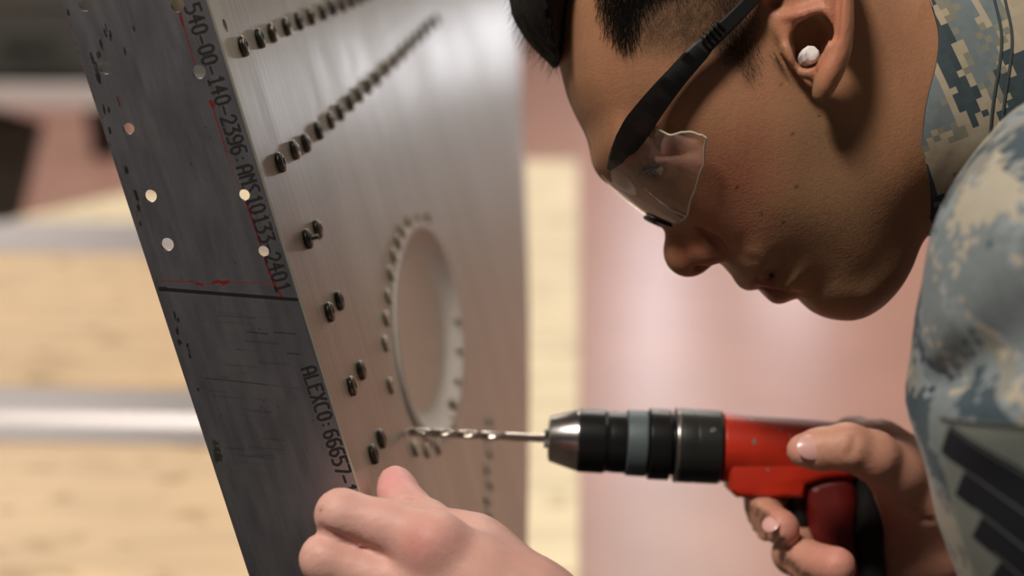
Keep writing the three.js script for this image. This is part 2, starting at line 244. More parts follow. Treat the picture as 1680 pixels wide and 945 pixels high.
  for (let i = 0; i < p.count; i++) uv.setXY(i, (p.getX(i) - a0) / (a1 - a0), 1 - (-p.getY(i) - b0) / (b1 - b0));
  ex.applyMatrix4(basis(S, E.clone().negate(), zax, zax.dot(D) > 0 ? C0 : C0.clone().addScaledVector(D, 0.0018)));
  part('spar_plate', ex, sparMat, panel, 'grey spar face with drilled holes, black printed numbers and red ink lines');

  // skin: shape coordinates x = depth (D), y = up (-E)
  const skin = new THREE.Shape(), far = [[800, -150], [838, -60], [848, 20], [853, 100], [858, 200], [862, 300], [866, 400], [869, 520], [869, 640], [868, 760], [866, 860], [864, 960]].map(([x, y]) => skinTB(x, y));
  const last = far[far.length - 1], lowB = B_END - 0.0005, dropT = -D.y / E.y;
  skin.moveTo(0, -lowB); skin.lineTo(0, bt); skin.lineTo(far[0][0], bt); for (const [t, b] of far) skin.lineTo(t, -b); skin.lineTo(last[0] - 0.02, -lowB); skin.closePath();
  const oval = []; for (let i = 0; i < 56; i++) { const w = i / 56 * Math.PI * 2, c = Math.cos(w), s = Math.sin(w); oval.push(skinTB(702 + 52 * c - 8 * s, 545 + 14 * c - 168 * s)); }
  const hole = new THREE.Path(); oval.forEach(([t, b], i) => (i ? hole.lineTo(t, -b) : hole.moveTo(t, -b))); hole.closePath(); skin.holes.push(hole);
  const small = new THREE.Path(), [st, sb] = skinTB(369.5, 42); small.absarc(st, -sb, 0.0028, 0, Math.PI * 2, true); skin.holes.push(small);
  const sx = new THREE.ExtrudeGeometry(skin, { depth: 0.0014, bevelEnabled: false, curveSegments: 16 });
  const zs = D.clone().cross(E.clone().negate()), skinBase = zs.dot(N) > 0 ? C0.clone().addScaledVector(N, -0.0014) : C0;
  { const q = sx.attributes.position, u = sx.attributes.uv; for (let i = 0; i < q.count; i++) u.setXY(i, q.getX(i) / 0.35, q.getY(i) / 0.35); }
  sx.applyMatrix4(basis(D, E.clone().negate(), zs, skinBase));
  const brushed = texture(1024, 512, (x, y) => { const f = fbm(x / 3, y / 150, 21, 3), c = fbm(x / 60, y / 120, 8, 4), v = 196 + 26 * (f - 0.5) + 22 * (c - 0.5); return [v, v + 1, v - 12]; }, { repeat: true });
  const brushedRough = texture(1024, 512, (x, y) => { const f = fbm(x / 4, y / 130, 4, 3), c = fbm(x / 90, y / 140, 15, 4); const v = 90 + 30 * (c - 0.4) + 30 * (f - 0.5); return [v, clamp(v, 40, 200), v]; }, { srgb: false, repeat: true });
  const brushedBump = texture(1024, 512, (x, y) => { const v = 255 * fbm(x / 2.5, y / 160, 33, 3); return [v, v, v]; }, { srgb: false, repeat: true });
  const skinMat = new THREE.MeshPhysicalMaterial({ color: 0xffffff, map: brushed, metalness: 0.72, roughness: 1, roughnessMap: brushedRough, bumpMap: brushedBump, bumpScale: 0.00004 });
  part('skin_sheet', sx, skinMat, panel, 'long bare metal skin with a fine vertical grain');

  // flanged oval hole: a rolled rim, a dished pan behind, and a ring of small rivets
  const P3 = ([t, b], h) => C0.clone().addScaledVector(D, t).addScaledVector(E, b).addScaledVector(N, h);
  const ctr = oval.reduce((m, q) => [m[0] + q[0] / 56, m[1] + q[1] / 56], [0, 0]), inset = (q, k) => [lerp(q[0], ctr[0], k), lerp(q[1], ctr[1], k)];
  const ringsProfile = [[-0.10, 0.0002], [-0.09, 0.0016], [-0.02, 0.0018], [0.0, 0.0012], [0.04, -0.001], [0.1, -0.0035], [0.17, -0.0055], [0.24, -0.0062]];
  const loftRings = (prof) => { const pos = [], ind = [], m = 56; prof.forEach(([k, h]) => oval.forEach((q) => { const v = P3(inset(q, k), h); pos.push(v.x, v.y, v.z); })); for (let r = 0; r < prof.length - 1; r++) for (let i = 0; i < m; i++) { const a = r * m + i, b = r * m + (i + 1) % m; ind.push(a, b, a + m, b, b + m, a + m); } const gg = new THREE.BufferGeometry(); gg.setAttribute('position', new THREE.BufferAttribute(new Float32Array(pos), 3)); gg.setIndex(ind); gg.computeVertexNormals(); return gg; };
  const rimMat = new THREE.MeshPhysicalMaterial({ color: 0xc0bcb6, metalness: 1, roughness: 0.68 });
  part('hole_flange', loftRings(ringsProfile), rimMat, panel, 'raised bright rim round the oval opening');
  part('hole_pan', loftRings([[0.23, -0.0061], [0.5, -0.0066], [0.9, -0.0068], [0.999, -0.0068]]), skinMat, panel, 'flat metal at the bottom of the oval opening');
  // rivets
  const prof = (r, h) => [[0, -0.001], [r, -0.001], [r * 1.0, h * 0.5], [r * 0.93, h * 0.78], [r * 0.72, h * 0.93], [r * 0.4, h], [r * 0.36, h * 0.9], [r * 0.3, h * 0.88], [0, h * 0.86]].map(([x, y]) => new THREE.Vector2(x, y));
  const rivetGeo = new THREE.LatheGeometry(prof(0.0046, 0.0025), 20), ringGeo = new THREE.LatheGeometry(prof(0.0042, 0.0022), 14);
  const rivetMat = [std(0x6a6a62, 0.36, 1), std(0x5f625c, 0.42, 1), std(0x74736a, 0.32, 1)], ringMat = std(0xcfc7ba, 0.5, 0.45);
  const q = new THREE.Quaternion().setFromUnitVectors(V(0, 1, 0), N), lift = (x, y) => onPlane(x, y, C0.clone().addScaledVector(N, 0.0015), N).addScaledVector(N, -0.0015);
  const row1 = [[402, 75], [429, 62], [449, 53], [472.5, 43], [493, 34], [513, 26], [532, 19], [548, 11.6], [564, 6], [578, 0], [591, -6], [603, -12], [614, -17]];
  const row2 = [[462.5, 265.5], [486, 245], [504.5, 234], [525, 213.6], [544.5, 196.6], [560.5, 182.6], [576, 167.5], [591.5, 154], [606, 140], [620, 127], [635, 112.5], [649, 100], [661.5, 87.5], [674, 75], [686, 63], [697, 52], [707, 42], [717, 33]];
  const pairs = [[507.5, 391], [524, 375], [543.5, 511], [559, 492.5], [580, 632.5], [595, 607], [615.5, 744.5], [628.5, 719]];
  for (const [i, [x, y]] of [...row1, ...row2, ...pairs].entries()) placed('rivet', rivetGeo, rivetMat[i % 3], panel, lift(x, y), q);
  { const stem = new THREE.CylinderGeometry(0.0011, 0.0011, 0.003, 10); placed('rivet_stem', stem, rivetMat[1], panel, lift(507.5, 391).addScaledVector(N, 0.0042), q, 'stub of a pulled stem on one rivet'); }
  const ringRivets = [[706, 357], [689, 360], [675, 365], [662.5, 378], [656, 395.5], [649, 418], [644, 448], [640, 486], [637, 522], [635.5, 563], [644, 632], [748, 664], [684, 735], [703, 738], [722, 733], [746, 692], [757, 630], [759, 580], [756, 530]];
  for (const [x, y] of ringRivets) placed('ring_rivet', ringGeo, ringMat, panel, lift(x, y), q);
  // far rows low on the skin
  for (let i = 0; i < 12; i++) { const y = 690 + i * 26; placed('edge_rivet', ringGeo, ringMat, panel, lift(806 - (i % 2) * 4, y), q); }
  // slim stiffeners behind the rivet rows
  const stiff = (r) => { const [a, b] = [skinTB(...r[0]), skinTB(...r[r.length - 1])], m = new THREE.BoxGeometry(1, 0.014, 0.008), L = b[0] - a[0], mid = P3([(a[0] + b[0]) / 2, (a[1] + b[1]) / 2], -0.0056); m.scale(L, 1, 1); const dir = P3(b, 0).sub(P3(a, 0)).normalize(), up = N.clone().cross(dir); m.applyMatrix4(basis(dir, up, N, mid)); part('stiffener', m, rimMat, panel); };
  stiff(row1); stiff(row2);
}
// the steel table that carries the panel, just under the frame
{
  const t = thing('steel_table', 'dark steel table under the lower end of the metal panel', 'table', V(-0.15, 0, -0.95));
  const dark = std(0x2b2c2e, 0.6, 0.2);
  part('table_top', rbox(-0.75, 0.14, TABLE_Y - 0.035, TABLE_Y, -1.15, -0.6, 0.004), std(0x242426, 0.75), t);
  for (const [x, z] of [[-0.7, -0.67], [0.09, -0.67], [-0.7, -1.1], [0.09, -1.1]]) part('leg', rbox(x - 0.025, x + 0.025, 0.017, TABLE_Y - 0.034, z - 0.025, z + 0.025), dark, t);
}

// ------------------------------------------------------------------ benches and gear behind
const woodMap = (seed, r, g, b) => texture(512, 512, (x, y) => { const w = fbm(x / 160, y / 12, seed, 4), k = fbm(x / 60, y / 40, seed + 5, 4), ring = Math.sin((y / 9 + 9 * fbm(x / 120, y / 40, seed + 9, 3)) * 1.3), a = 0.9 + 0.12 * w + 0.1 * (k - 0.5) + 0.022 * ring, kn = sstep(0.7, 0.8, fbm(x / 26, y / 18, seed + 31, 2)) * 0.14; return [clamp(r * (a - kn), 0, 255), clamp(g * (a - kn * 1.15), 0, 255), clamp(b * (a - kn * 1.5), 0, 255)]; }, { repeat: true });
const ply = std(0xffffff, 0.45, 0, { map: woodMap(3, 234, 207, 170) }), palePly = std(0xffffff, 0.5, 0, { map: woodMap(40, 246, 232, 196) });
const alu = std(0xb6b4b8, 0.42, 0.8), legSteel = std(0x55565a, 0.5, 0.6);
const BENCH_Y = 0.75;
const onLevel = (px, py, y = BENCH_Y) => onPlane(px, py, V(0, y, 0), V(0, 1, 0));
function slab(corners, y, h) { const s = new THREE.Shape(corners.map((c) => new THREE.Vector2(c.x, -c.z))); const g = new THREE.ExtrudeGeometry(s, { depth: h, bevelEnabled: true, bevelSize: 0.002, bevelThickness: 0.002, bevelSegments: 1 }); g.rotateX(-Math.PI / 2); g.translate(0, y - h, 0); return g; }
// an extruded aluminium rail along the edge between two points, with grooves
function railGeo(a, b, w, h, y) {
  const dir = b.clone().sub(a).setY(0), L = dir.length(); dir.normalize(); const side = V(-dir.z, 0, dir.x); if (side.z > 0) side.negate();   // side: away from the camera
  const s = new THREE.Shape([[0, 0], [0, h], [w * 0.28, h], [w * 0.32, h * 0.72], [w * 0.46, h * 0.72], [w * 0.5, h], [w, h], [w, 0]].map(([x, z]) => new THREE.Vector2(x, z)));
  const g = new THREE.ExtrudeGeometry(s, { depth: L, bevelEnabled: false }), up = V(0, 1, 0), z = side.clone().cross(up); g.applyMatrix4(basis(side, up, z, (z.dot(dir) > 0 ? a : b).clone().setY(y))); return g;
}
function bench(name, label, topGeo, mat, rails, legs, y = BENCH_Y) {
  const t = thing(name, label, 'bench', V(legs[0].x, 0, legs[0].z), undefined);
  part('bench_top', boxUV(topGeo, 0.9), mat, t); for (const [geo, l] of rails) part('edge_rail', geo, alu, t, l);
  for (const l of legs) part('leg', rbox(l.x - 0.03, l.x + 0.03, 0, y - 0.045, l.z - 0.03, l.z + 0.03), legSteel, t); return t;
}
{
  const L = (px, py) => onLevel(px, py);
  // near bench: from below the frame to the silver rail across the left
  const a0 = L(-500, 715), a1 = L(500, 735), n0 = L(-500, 1010), n1 = L(470, 1010);
  bench('plywood_bench', 'blond plywood bench with a silver rail along its back, at lower left', slab([n0, n1, a1, a0], BENCH_Y, 0.04), ply, [[railGeo(L(-500, 718), L(500, 738), 0.2, 0.035, BENCH_Y - 0.03), 'grooved silver rail']], [n0, n1, a0, a1].map((p, i) => p.clone().add(V(i % 2 ? -0.1 : 0.1, 0, i < 2 ? -0.1 : 0.1))));
}
{
  const L = (px, py) => onLevel(px, py);
  const f0 = L(-500, 626), f1 = L(560, 642), b0 = L(-500, 405), b1 = L(560, 412);
  bench('plywood_bench', 'second plywood bench behind the silver rail, its top blotched brown', slab([f0, f1, b1, b0], BENCH_Y, 0.04), std(0xffffff, 0.45, 0, { map: woodMap(60, 228, 199, 158) }), [[railGeo(L(-500, 412), L(560, 420), 0.26, 0.03, BENCH_Y - 0.026), 'wide dull rail at the far edge']], [f0, f1, b0, b1].map((p, i) => p.clone().add(V(i % 2 ? -0.1 : 0.1, 0, i < 2 ? -0.1 : 0.1))));
}
{
  // a third top lies at a slant beyond the second rail
  const L = (px, py) => onLevel(px, py);
  const t = [L(20, 362), L(560, 372), L(560, 275), L(190, 322)];
  bench('plywood_bench', 'third plywood bench set at a slant beyond the wide rail', slab(t, BENCH_Y, 0.04), palePly, [], [[0.12, 0, -0.1], [-0.1, 0, -0.1], [-0.1, 0, 0.12], [0.1, 0, 0.1]].map((o, i) => t[i].clone().add(V(...o))));
}
{
  // the pale bench that runs away from the camera at the right of the panel
  const L = (px, py) => onLevel(px, py);
  const t = [L(700, 1030), L(948, 1030), L(947, 264), L(800, 264)];
  const b = bench('plywood_bench', 'pale plywood bench running straight back between the panel and the pink floor', slab(t, BENCH_Y, 0.04), palePly, [], [[0.06, 0, -0.08], [-0.06, 0, -0.08], [-0.06, 0, 0.08], [0.06, 0, 0.08]].map((o, i) => t[i].clone().add(V(...o))));
}
{
  // dark steel stand at upper left: a shelf with a bright front rail, gear on it, slanted leg
  const y = 0.75, A = onLevel(-300, 143, y), B = onLevel(330, 150, y), back = V(0, 0, -1.1);
  const t = thing('steel_stand', 'dark steel stand with a bright front rail at upper left', 'stand', V((A.x + B.x) / 2, 0, A.z - 0.5));
  const ds = std(0x3c3a34, 0.7, 0.1);
  part('shelf', slab([A, B, B.clone().add(back), A.clone().add(back)], y, 0.05), std(0x33322f, 0.7), t);
  part('front_rail', railGeo(A.clone().add(V(0, 0, 0.03)), B.clone().add(V(0, 0, 0.03)), 0.05, 0.065, y - 0.05), std(0xf0f0f2, 0.5), t, 'bright metal front rail');
  const legBar = (p, q, w) => { const d = q.clone().sub(p), l = d.length(), g = new THREE.BoxGeometry(w, l, 0.08); g.applyQuaternion(new THREE.Quaternion().setFromUnitVectors(V(0, 1, 0), d.normalize())); g.translate((p.x + q.x) / 2, (p.y + q.y) / 2, (p.z + q.z) / 2); return g; };
  const top = onLevel(-66, 146, y).add(V(0, -0.06, -0.12)), foot = V(top.x - 0.2, 0.01, top.z);
  part('leg', legBar(foot, top, 0.42), ds, t, 'broad dark slanted leg');
  part('leg', legBar(V(B.x - 0.1, 0, B.z - 0.6), B.clone().add(V(-0.1, -0.05, -0.6)), 0.07), ds, t);
  part('leg', legBar(V(A.x + 0.1, 0, A.z - 0.6), A.clone().add(V(0.1, -0.05, -0.6)), 0.07), ds, t);
  // things on the stand
  const on = (px, dz) => onLevel(px, 150, y).add(V(0, 0, -dz));
  const p1 = on(20, 0.45), box1 = thing('tool_case', 'grey tool case lying on the dark stand', 'case', V(p1.x, y, p1.z));
  part('case_body', rbox(p1.x - 0.24, p1.x + 0.2, y + 0.003, y + 0.22, p1.z - 0.16, p1.z + 0.16, 0.02), std(0x5a5c58, 0.6), box1); part('case_lid', rbox(p1.x - 0.245, p1.x + 0.205, y + 0.223, y + 0.3, p1.z - 0.165, p1.z + 0.165, 0.02), std(0x6a6c68, 0.6), box1); part('handle', tubeAlong([V(p1.x - 0.09, y + 0.11, p1.z + 0.16), V(p1.x - 0.07, y + 0.11, p1.z + 0.2), V(p1.x + 0.03, y + 0.11, p1.z + 0.2), V(p1.x + 0.05, y + 0.11, p1.z + 0.16)], 0.01, 16), std(0x222222, 0.6), box1);
  const p2 = on(70, 0.85), bag = thing('canvas_bag', 'olive canvas bag behind the grey tool case', 'bag', V(p2.x, y, p2.z));
  const bg = new THREE.SphereGeometry(0.2, 32, 24); { const q = bg.attributes.position; for (let i = 0; i < q.count; i++) { const x = q.getX(i), yy = q.getY(i), z = q.getZ(i), w = 1 + 0.14 * noise3(x * 14, yy * 14, z * 14, 4); q.setXYZ(i, x * 1.3 * w, Math.max(-0.14, yy * 1.05 * w) + 0.14, z * 0.8 * w); } bg.computeVertexNormals(); } bg.translate(p2.x, y + 0.003, p2.z);
  part('bag_body', bg, std(0x453f20, 0.95), bag); part('strap', tubeAlong([V(p2.x - 0.16, y + 0.28, p2.z + 0.1), V(p2.x - 0.08, y + 0.42, p2.z + 0.12), V(p2.x + 0.08, y + 0.42, p2.z + 0.12), V(p2.x + 0.16, y + 0.28, p2.z + 0.1)], 0.014, 20), std(0x2c2a1c, 0.9), bag);
}
{
  // small dark bin on the pink floor, seen between the stand and the spar
  const p = onPlane(176, 256, V(0, 0, 0), V(0, 1, 0)), t = thing('waste_bin', 'small dark waste bin on the pink floor beside the spar edge', 'bin', p);
  part('bin_body', new THREE.LatheGeometry([[0.0, 0.0], [0.075, 0.0], [0.095, 0.25], [0.1, 0.256], [0.095, 0.262], [0.086, 0.256], [0.07, 0.012], [0, 0.012]].map(([x, y]) => new THREE.Vector2(x, y)), 24).translate(p.x, p.y, p.z), std(0x1c1714, 0.7), t);
}
{
  // dark green barrel far behind the man's hair
  const p = onPlane(836, 66, V(0, 0, 0), V(0, 1, 0)), t = thing('steel_drum', 'dark green drum standing far behind the hair of the man', 'drum', p);
  part('drum_body', new THREE.LatheGeometry([[0, 0], [0.17, 0], [0.18, 0.01], [0.18, 0.28], [0.187, 0.29], [0.18, 0.3], [0.18, 0.56], [0.187, 0.57], [0.18, 0.58], [0.18, 0.84], [0.175, 0.85], [0.16, 0.84], [0, 0.84]].map(([x, y]) => new THREE.Vector2(x, y)), 28).translate(p.x, 0, p.z), std(0x16312c, 0.5), t);
  part('drum_cap', new THREE.CylinderGeometry(0.03, 0.03, 0.02, 14).translate(p.x + 0.08, 0.85, p.z), std(0x8c8c86, 0.4, 0.8), t);
}

// ------------------------------------------------------------------ the man: head
const HD = 0.81;                                                    // distance of the head's middle plane
const hx = (px, w = 0) => (px - 840) / FPX * (HD - w), hy = (py, w = 0) => (472.5 - py) / FPX * (HD - w);   // camera-aligned metres
const HPX = FPX / HD;                                               // pixels per metre on the middle plane
const headPoly = (P) => P.map(([x, y]) => [hx(x), hy(y)]);
const PROFILE = [[916, 88], [918, 105], [923, 128], [931, 158], [944, 188], [958, 214], [972, 238], [984, 258], [994, 272], [1006, 290], [1040, 322], [1085, 358], [1135, 393], [1174, 421],
  [1181, 425], [1188, 436], [1199, 449], [1216, 463], [1234, 469], [1246, 467.5], [1255, 464], [1258, 474], [1269, 487], [1281, 491], [1297, 489.5], [1311, 491], [1319, 499], [1333, 511], [1351, 520], [1371, 525], [1398, 526], [1419, 520], [1437, 509], [1453, 495], [1473, 471], [1490, 440], [1504, 405], [1520, 384], [1545, 366], [1590, 362], [1700, 410], [1860, 430], [1860, -160], [1750, -150], [1640, -110], [1560, -70], [1512, -66], [1488, -92], [1470, -140], [1435, -195], [1370, -240], [1290, -266], [1200, -272], [1110, -258], [1030, -222], [970, -165], [930, -95], [912, -30], [909, 30]];
const NOSE = [[990, 262], [998, 276], [1008, 291], [1026, 314], [1050, 339], [1072, 358], [1087, 372], [1096, 388], [1100, 407], [1107, 426], [1118, 438], [1133, 443], [1148, 440], [1163, 431], [1179, 422.5], [1192, 410], [1185, 380], [1150, 340], [1090, 280], [1030, 240]];
// [px, py, half width cm, rounding cm]
const WIDTHS = [[1190, 10, 7.6, 6.5], [1050, -50, 7.2, 6.5], [1300, -100, 7.6, 6.5], [1100, -200, 6.5, 6], [950, 0, 6.5, 6.4], [925, 60, 6.6, 6.2], [960, 120, 6.7, 6.2], [1000, 180, 6.8, 5.8], [1080, 150, 7.0, 6], [975, 220, 6.3, 5.2], [1035, 235, 6.2, 4.5], [1075, 285, 5.2, 4], [1060, 320, 5.0, 3.4], [1140, 255, 6.7, 5], [1200, 220, 7.1, 5.4], [1120, 335, 5.4, 4], [1190, 330, 6.1, 4.4], [1250, 380, 6.1, 4.3], [1140, 385, 4.1, 2.4], [1195, 420, 4.0, 2.5], [1215, 445, 2.9, 1.9], [1260, 455, 3.0, 1.8], [1280, 475, 2.8, 1.7], [1310, 480, 3.3, 2.2], [1370, 490, 3.8, 2.8], [1340, 430, 5.7, 4.2], [1420, 440, 5.2, 3.6], [1420, 290, 6.3, 4.6], [1360, 330, 6.3, 4.8], [1300, 360, 6.5, 4.6], [1330, 220, 7.0, 5.4], [1290, 110, 7.2, 6], [1360, 40, 7.0, 6], [1450, 130, 6.2, 6], [1480, 400, 5.2, 4], [1500, 250, 6.0, 5.6], [1500, 0, 6.1, 6], [1600, 150, 6.5, 6.3], [1640, -20, 6.8, 6.4], [1640, 330, 6.6, 6.2], [1800, 150, 7, 6.5]].map(([x, y, w, l]) => [hx(x), hy(y), w / 100, l / 100]);
const fProfile = polygonField(smoothPolygon(headPoly(PROFILE), 3)), fNose = polygonField(smoothPolygon(headPoly(NOSE), 4));
function widthAt(x, y) { let a = 0, W = 0, L = 0; for (const [cx, cy, w, l] of WIDTHS) { const d = ((x - cx) ** 2 + (y - cy) ** 2) * 1e4 + 4.2, q = 1 / (d * d); a += q; W += q * w; L += q * l; } return [W / a, L / a]; }
function inflate(s, w, W, L, p) { const t = Math.max(0, 1 - s / L); return (1 - Math.pow(Math.pow(t, p) + Math.pow(w / W, p), 1 / p)) * Math.min(L, W); }
const hp = (px, py, w) => V(hx(px, w), hy(py, w), w);               // a pixel seen on the near side at lateral distance w
// ear
const EAR = [[1301, 112], [1285, 80], [1262, 40], [1243, 0], [1236, -60], [1262, -118], [1320, -140], [1372, -108], [1393, -40], [1397, 30], [1392, 90], [1378, 132], [1362, 158], [1350, 163], [1340, 156], [1336, 140], [1318, 122]];
const earW = (px, py) => 0.071 + 0.0123 * clamp((px - 1255) / 130, 0, 1) - 0.004 * clamp((py - 90) / 70, 0, 1);
const fEar = polygonField(smoothPolygon(EAR.map(([x, y]) => { const w = earW(x, y); return [hx(x, w), hy(y, w)]; }), 3));
function chain(raw) { const c = new THREE.CatmullRomCurve3(raw.map((q) => q.p), false, 'centripetal'), m = (raw.length - 1) * 4, pts = []; for (let i = 0; i <= m; i++) { const u = i / m * (raw.length - 1), k = Math.min(raw.length - 2, Math.floor(u)); pts.push({ p: c.getPoint(i / m), r: lerp(raw[k].r, raw[k + 1].r, u - k) }); } const out = []; for (let i = 0; i + 1 < pts.length; i++) out.push(capsule(pts[i].p, pts[i + 1].p, pts[i].r, pts[i + 1].r)); return out; }
const ek = (px, py, w, r) => ({ p: hp(px, py, 0.071 + (w - 0.071) * 0.82), r });
const earRidges = [...chain([ek(1346, 153, 0.0825, 0.0036), ek(1351, 140, 0.084, 0.0043), ek(1362, 118, 0.086, 0.0045), ek(1377, 85, 0.0875, 0.0042), ek(1384, 45, 0.0892, 0.0038), ek(1385, 5, 0.0898, 0.0036), ek(1380, -50, 0.089, 0.0036), ek(1362, -100, 0.087, 0.0036), ek(1318, -130, 0.086, 0.0036), ek(1268, -110, 0.082, 0.0034), ek(1246, -60, 0.078, 0.0032), ek(1258, -10, 0.075, 0.0028)]),
  ...chain([ek(1345, 104, 0.0835, 0.003), ek(1362, 70, 0.086, 0.0034), ek(1370, 30, 0.0865, 0.0034), ek(1366, -20, 0.086, 0.0034), ek(1345, -70, 0.085, 0.003)]),
  ...chain([ek(1290, 22, 0.0775, 0.0024), ek(1318, 24, 0.081, 0.0026), ek(1345, 16, 0.0835, 0.0028), ek(1362, 24, 0.0845, 0.0026)]),
  ...chain([ek(1293, 82, 0.0755, 0.003), ek(1304, 94, 0.0772, 0.0030), ek(1310, 104, 0.0755, 0.0026)]), ...chain([ek(1320, 118, 0.0765, 0.0028), ek(1338, 112, 0.080, 0.0028)])];
const earRoll = (x, y, z) => { let v = -1; for (const f of earRidges) v = Math.max(v, f(x, y, z)); return v; };
const concha = [capsule(hp(1330, 66, 0.078), hp(1326, 60, 0.0665), 0.0084, 0.0066), capsule(hp(1344, 52, 0.079), hp(1334, 52, 0.069), 0.0066, 0.005), capsule(hp(1325, 92, 0.079), hp(1323, 90, 0.0655), 0.0052, 0.0042), capsule(hp(1285, 6, 0.079), hp(1272, 2, 0.0745), 0.0042, 0.003)];
const noseWing = hp(1160, 404, 0.0125);
const eyeC = V(hx(1086), hy(262), 0.0325), EYE_R = 0.0122;
const lidGap = [V(hx(1056), hy(296), 0.0395), V(hx(1068), hy(291), 0.0455)];
const carve = [
  { f: capsule(hp(1374, -30, 0.0880), hp(1370, 62, 0.0864), 0.0022, 0.0016), k: 0.002 },         // groove inside the ear's rim
  { f: capsule(lidGap[0], lidGap[1], 0.0042, 0.0036), k: 0.0015 },
  { f: capsule(hp(1259, 457, 0.018), hp(1272, 443, 0.0275), 0.0007, 0.0006), k: 0.002 },       // corner of the mouth
  { f: capsule(V(hx(1252), hy(466), 0.0), hp(1262, 452, 0.0215), 0.0008, 0.0007), k: 0.002 },    // between the lips
  { f: capsule(hp(1152, 436, 0.008), hp(1170, 424, 0.0075), 0.0034, 0.003), k: 0.002 },          // nostril
  { f: capsule(hp(1182, 412, 0.0215), hp(1172, 392, 0.0235), 0.0022, 0.0016), k: 0.004 },        // crease behind the nostril wing
  { f: capsule(hp(1172, 392, 0.0235), hp(1152, 372, 0.0225), 0.0016, 0.001), k: 0.004 },
  { f: capsule(hp(1190, 424, 0.026), hp(1240, 440, 0.034), 0.0012, 0.0006), k: 0.006 },           // nasolabial fold
  { f: capsule(hp(1258, 462, 0.012), hp(1300, 492, 0.016), 0.0008, 0.0016), k: 0.006 },
];
const addOn = [
  { f: ball(noseWing, 0.0088), k: 0.006 },
  { f: ball(V(hx(1128), hy(415), 0), 0.0105), k: 0.006 },
  { f: ball(eyeC, 0.0138), k: 0.004 },
  { f: capsule(V(hx(1010), hy(262), 0.012), V(hx(1030), hy(244), 0.036), 0.006, 0.004), k: 0.016 },   // brow ridge
  { f: capsule(V(hx(1228), hy(458), 0), hp(1256, 452, 0.020), 0.0045, 0.0028), k: 0.006 },              // upper lip
  { f: capsule(V(hx(1276), hy(478), 0), hp(1268, 458, 0.019), 0.005, 0.0028), k: 0.006 },               // lower lip
];
const headMin = [hx(895), hy(540), -0.086], headMax = [hx(1720), hy(-285), 0.099];
const headGeo = (() => {
  const cell = 0.00135, n = [0, 1, 2].map((a) => Math.ceil((headMax[a] - headMin[a]) / cell) + 2), vals = new Float32Array(n[0] * n[1] * n[2]);
  // half thickness of the head over its side view, evened out away from the outline
  const nx = n[0], ny = n[1], SS = new Float32Array(nx * ny), WW = new Float32Array(nx * ny), LL = new Float32Array(nx * ny), H = new Float32Array(nx * ny);
  for (let j = 0; j < ny; j++) for (let i = 0; i < nx; i++) { const x = headMin[0] + i * cell, y = headMin[1] + j * cell, q = i + nx * j, s = fProfile(x, y), [W, L] = widthAt(x, y); SS[q] = s; WW[q] = W; LL[q] = L; H[q] = s > 0 ? W * Math.pow(1 - Math.pow(Math.max(0, 1 - s / L), 2.15), 1 / 2.15) : 0; }
  let A = H.slice(); const Bf = new Float32Array(nx * ny), RAD = 6;
  for (let pass = 0; pass < 3; pass++) for (const [dx, dy] of [[1, 0], [0, 1]]) { for (let j = 0; j < ny; j++) for (let i = 0; i < nx; i++) { let t = 0; for (let r = -RAD; r <= RAD; r++) t += A[clamp(i + dx * r, 0, nx - 1) + nx * clamp(j + dy * r, 0, ny - 1)]; Bf[i + nx * j] = t / (2 * RAD + 1); } A = Bf.slice(); }
  for (let q = 0; q < nx * ny; q++) if (SS[q] > 0.008) WW[q] *= lerp(1, clamp(A[q] / Math.max(H[q], 1e-4), 0.7, 1.3), sstep(0.008, 0.024, SS[q]));
  for (let j = 0; j < n[1]; j++) for (let i = 0; i < n[0]; i++) {
    const x = headMin[0] + i * cell, y = headMin[1] + j * cell, s = SS[i + nx * j], W = WW[i + nx * j], L = LL[i + nx * j], sn = fNose(x, y), se = fEar(x, y), nearEye = Math.hypot(x - eyeC.x, y - eyeC.y) < 0.06;
    // pixel position along the nose: narrow bridge, wider tip
    const tN = clamp((hy(270) - y) / (hy(270) - hy(430)), 0, 1), Wn = lerp(0.0125, 0.0155, tN), Ln = lerp(0.018, 0.017, tN);
    const face = x < hx(1345);
    for (let k = 0; k < n[2]; k++) {
      const z = headMin[2] + k * cell, w = Math.abs(z);
      let f = inflate(s, w, W, L, 2.15);
      if (sn > -0.02) f = smax(f, inflate(sn, w, Wn, Ln, 2), 0.006);
      if (face && f < 0.03) { for (const a of addOn) { const g = a.f(x, y, w); if (g > -0.02) f = smax(f, g, a.k); } }
      if (se > -0.012 && w > 0.06) {
        const px = 840 + x / (HD - w) * FPX, py = 472.5 - y / (HD - w) * FPX, wc = earW(px, py);
        f = smax(f, smin(se, 0.0021 - Math.abs(w - wc), 0.002), 0.004);
        f = smax(f, earRoll(x, y, w), 0.0028);
        for (const c of concha) f = smin(f, -c(x, y, w), 0.003);
      }
      if (face || w > 0.08) for (const c of carve) { const g = c.f(x, y, w); if (g > -0.012) f = smin(f, -g, c.k); }
      vals[i + n[0] * (j + n[1] * k)] = f;
    }
  }
  return surfaceNets(headMin, n, cell, vals);
})();
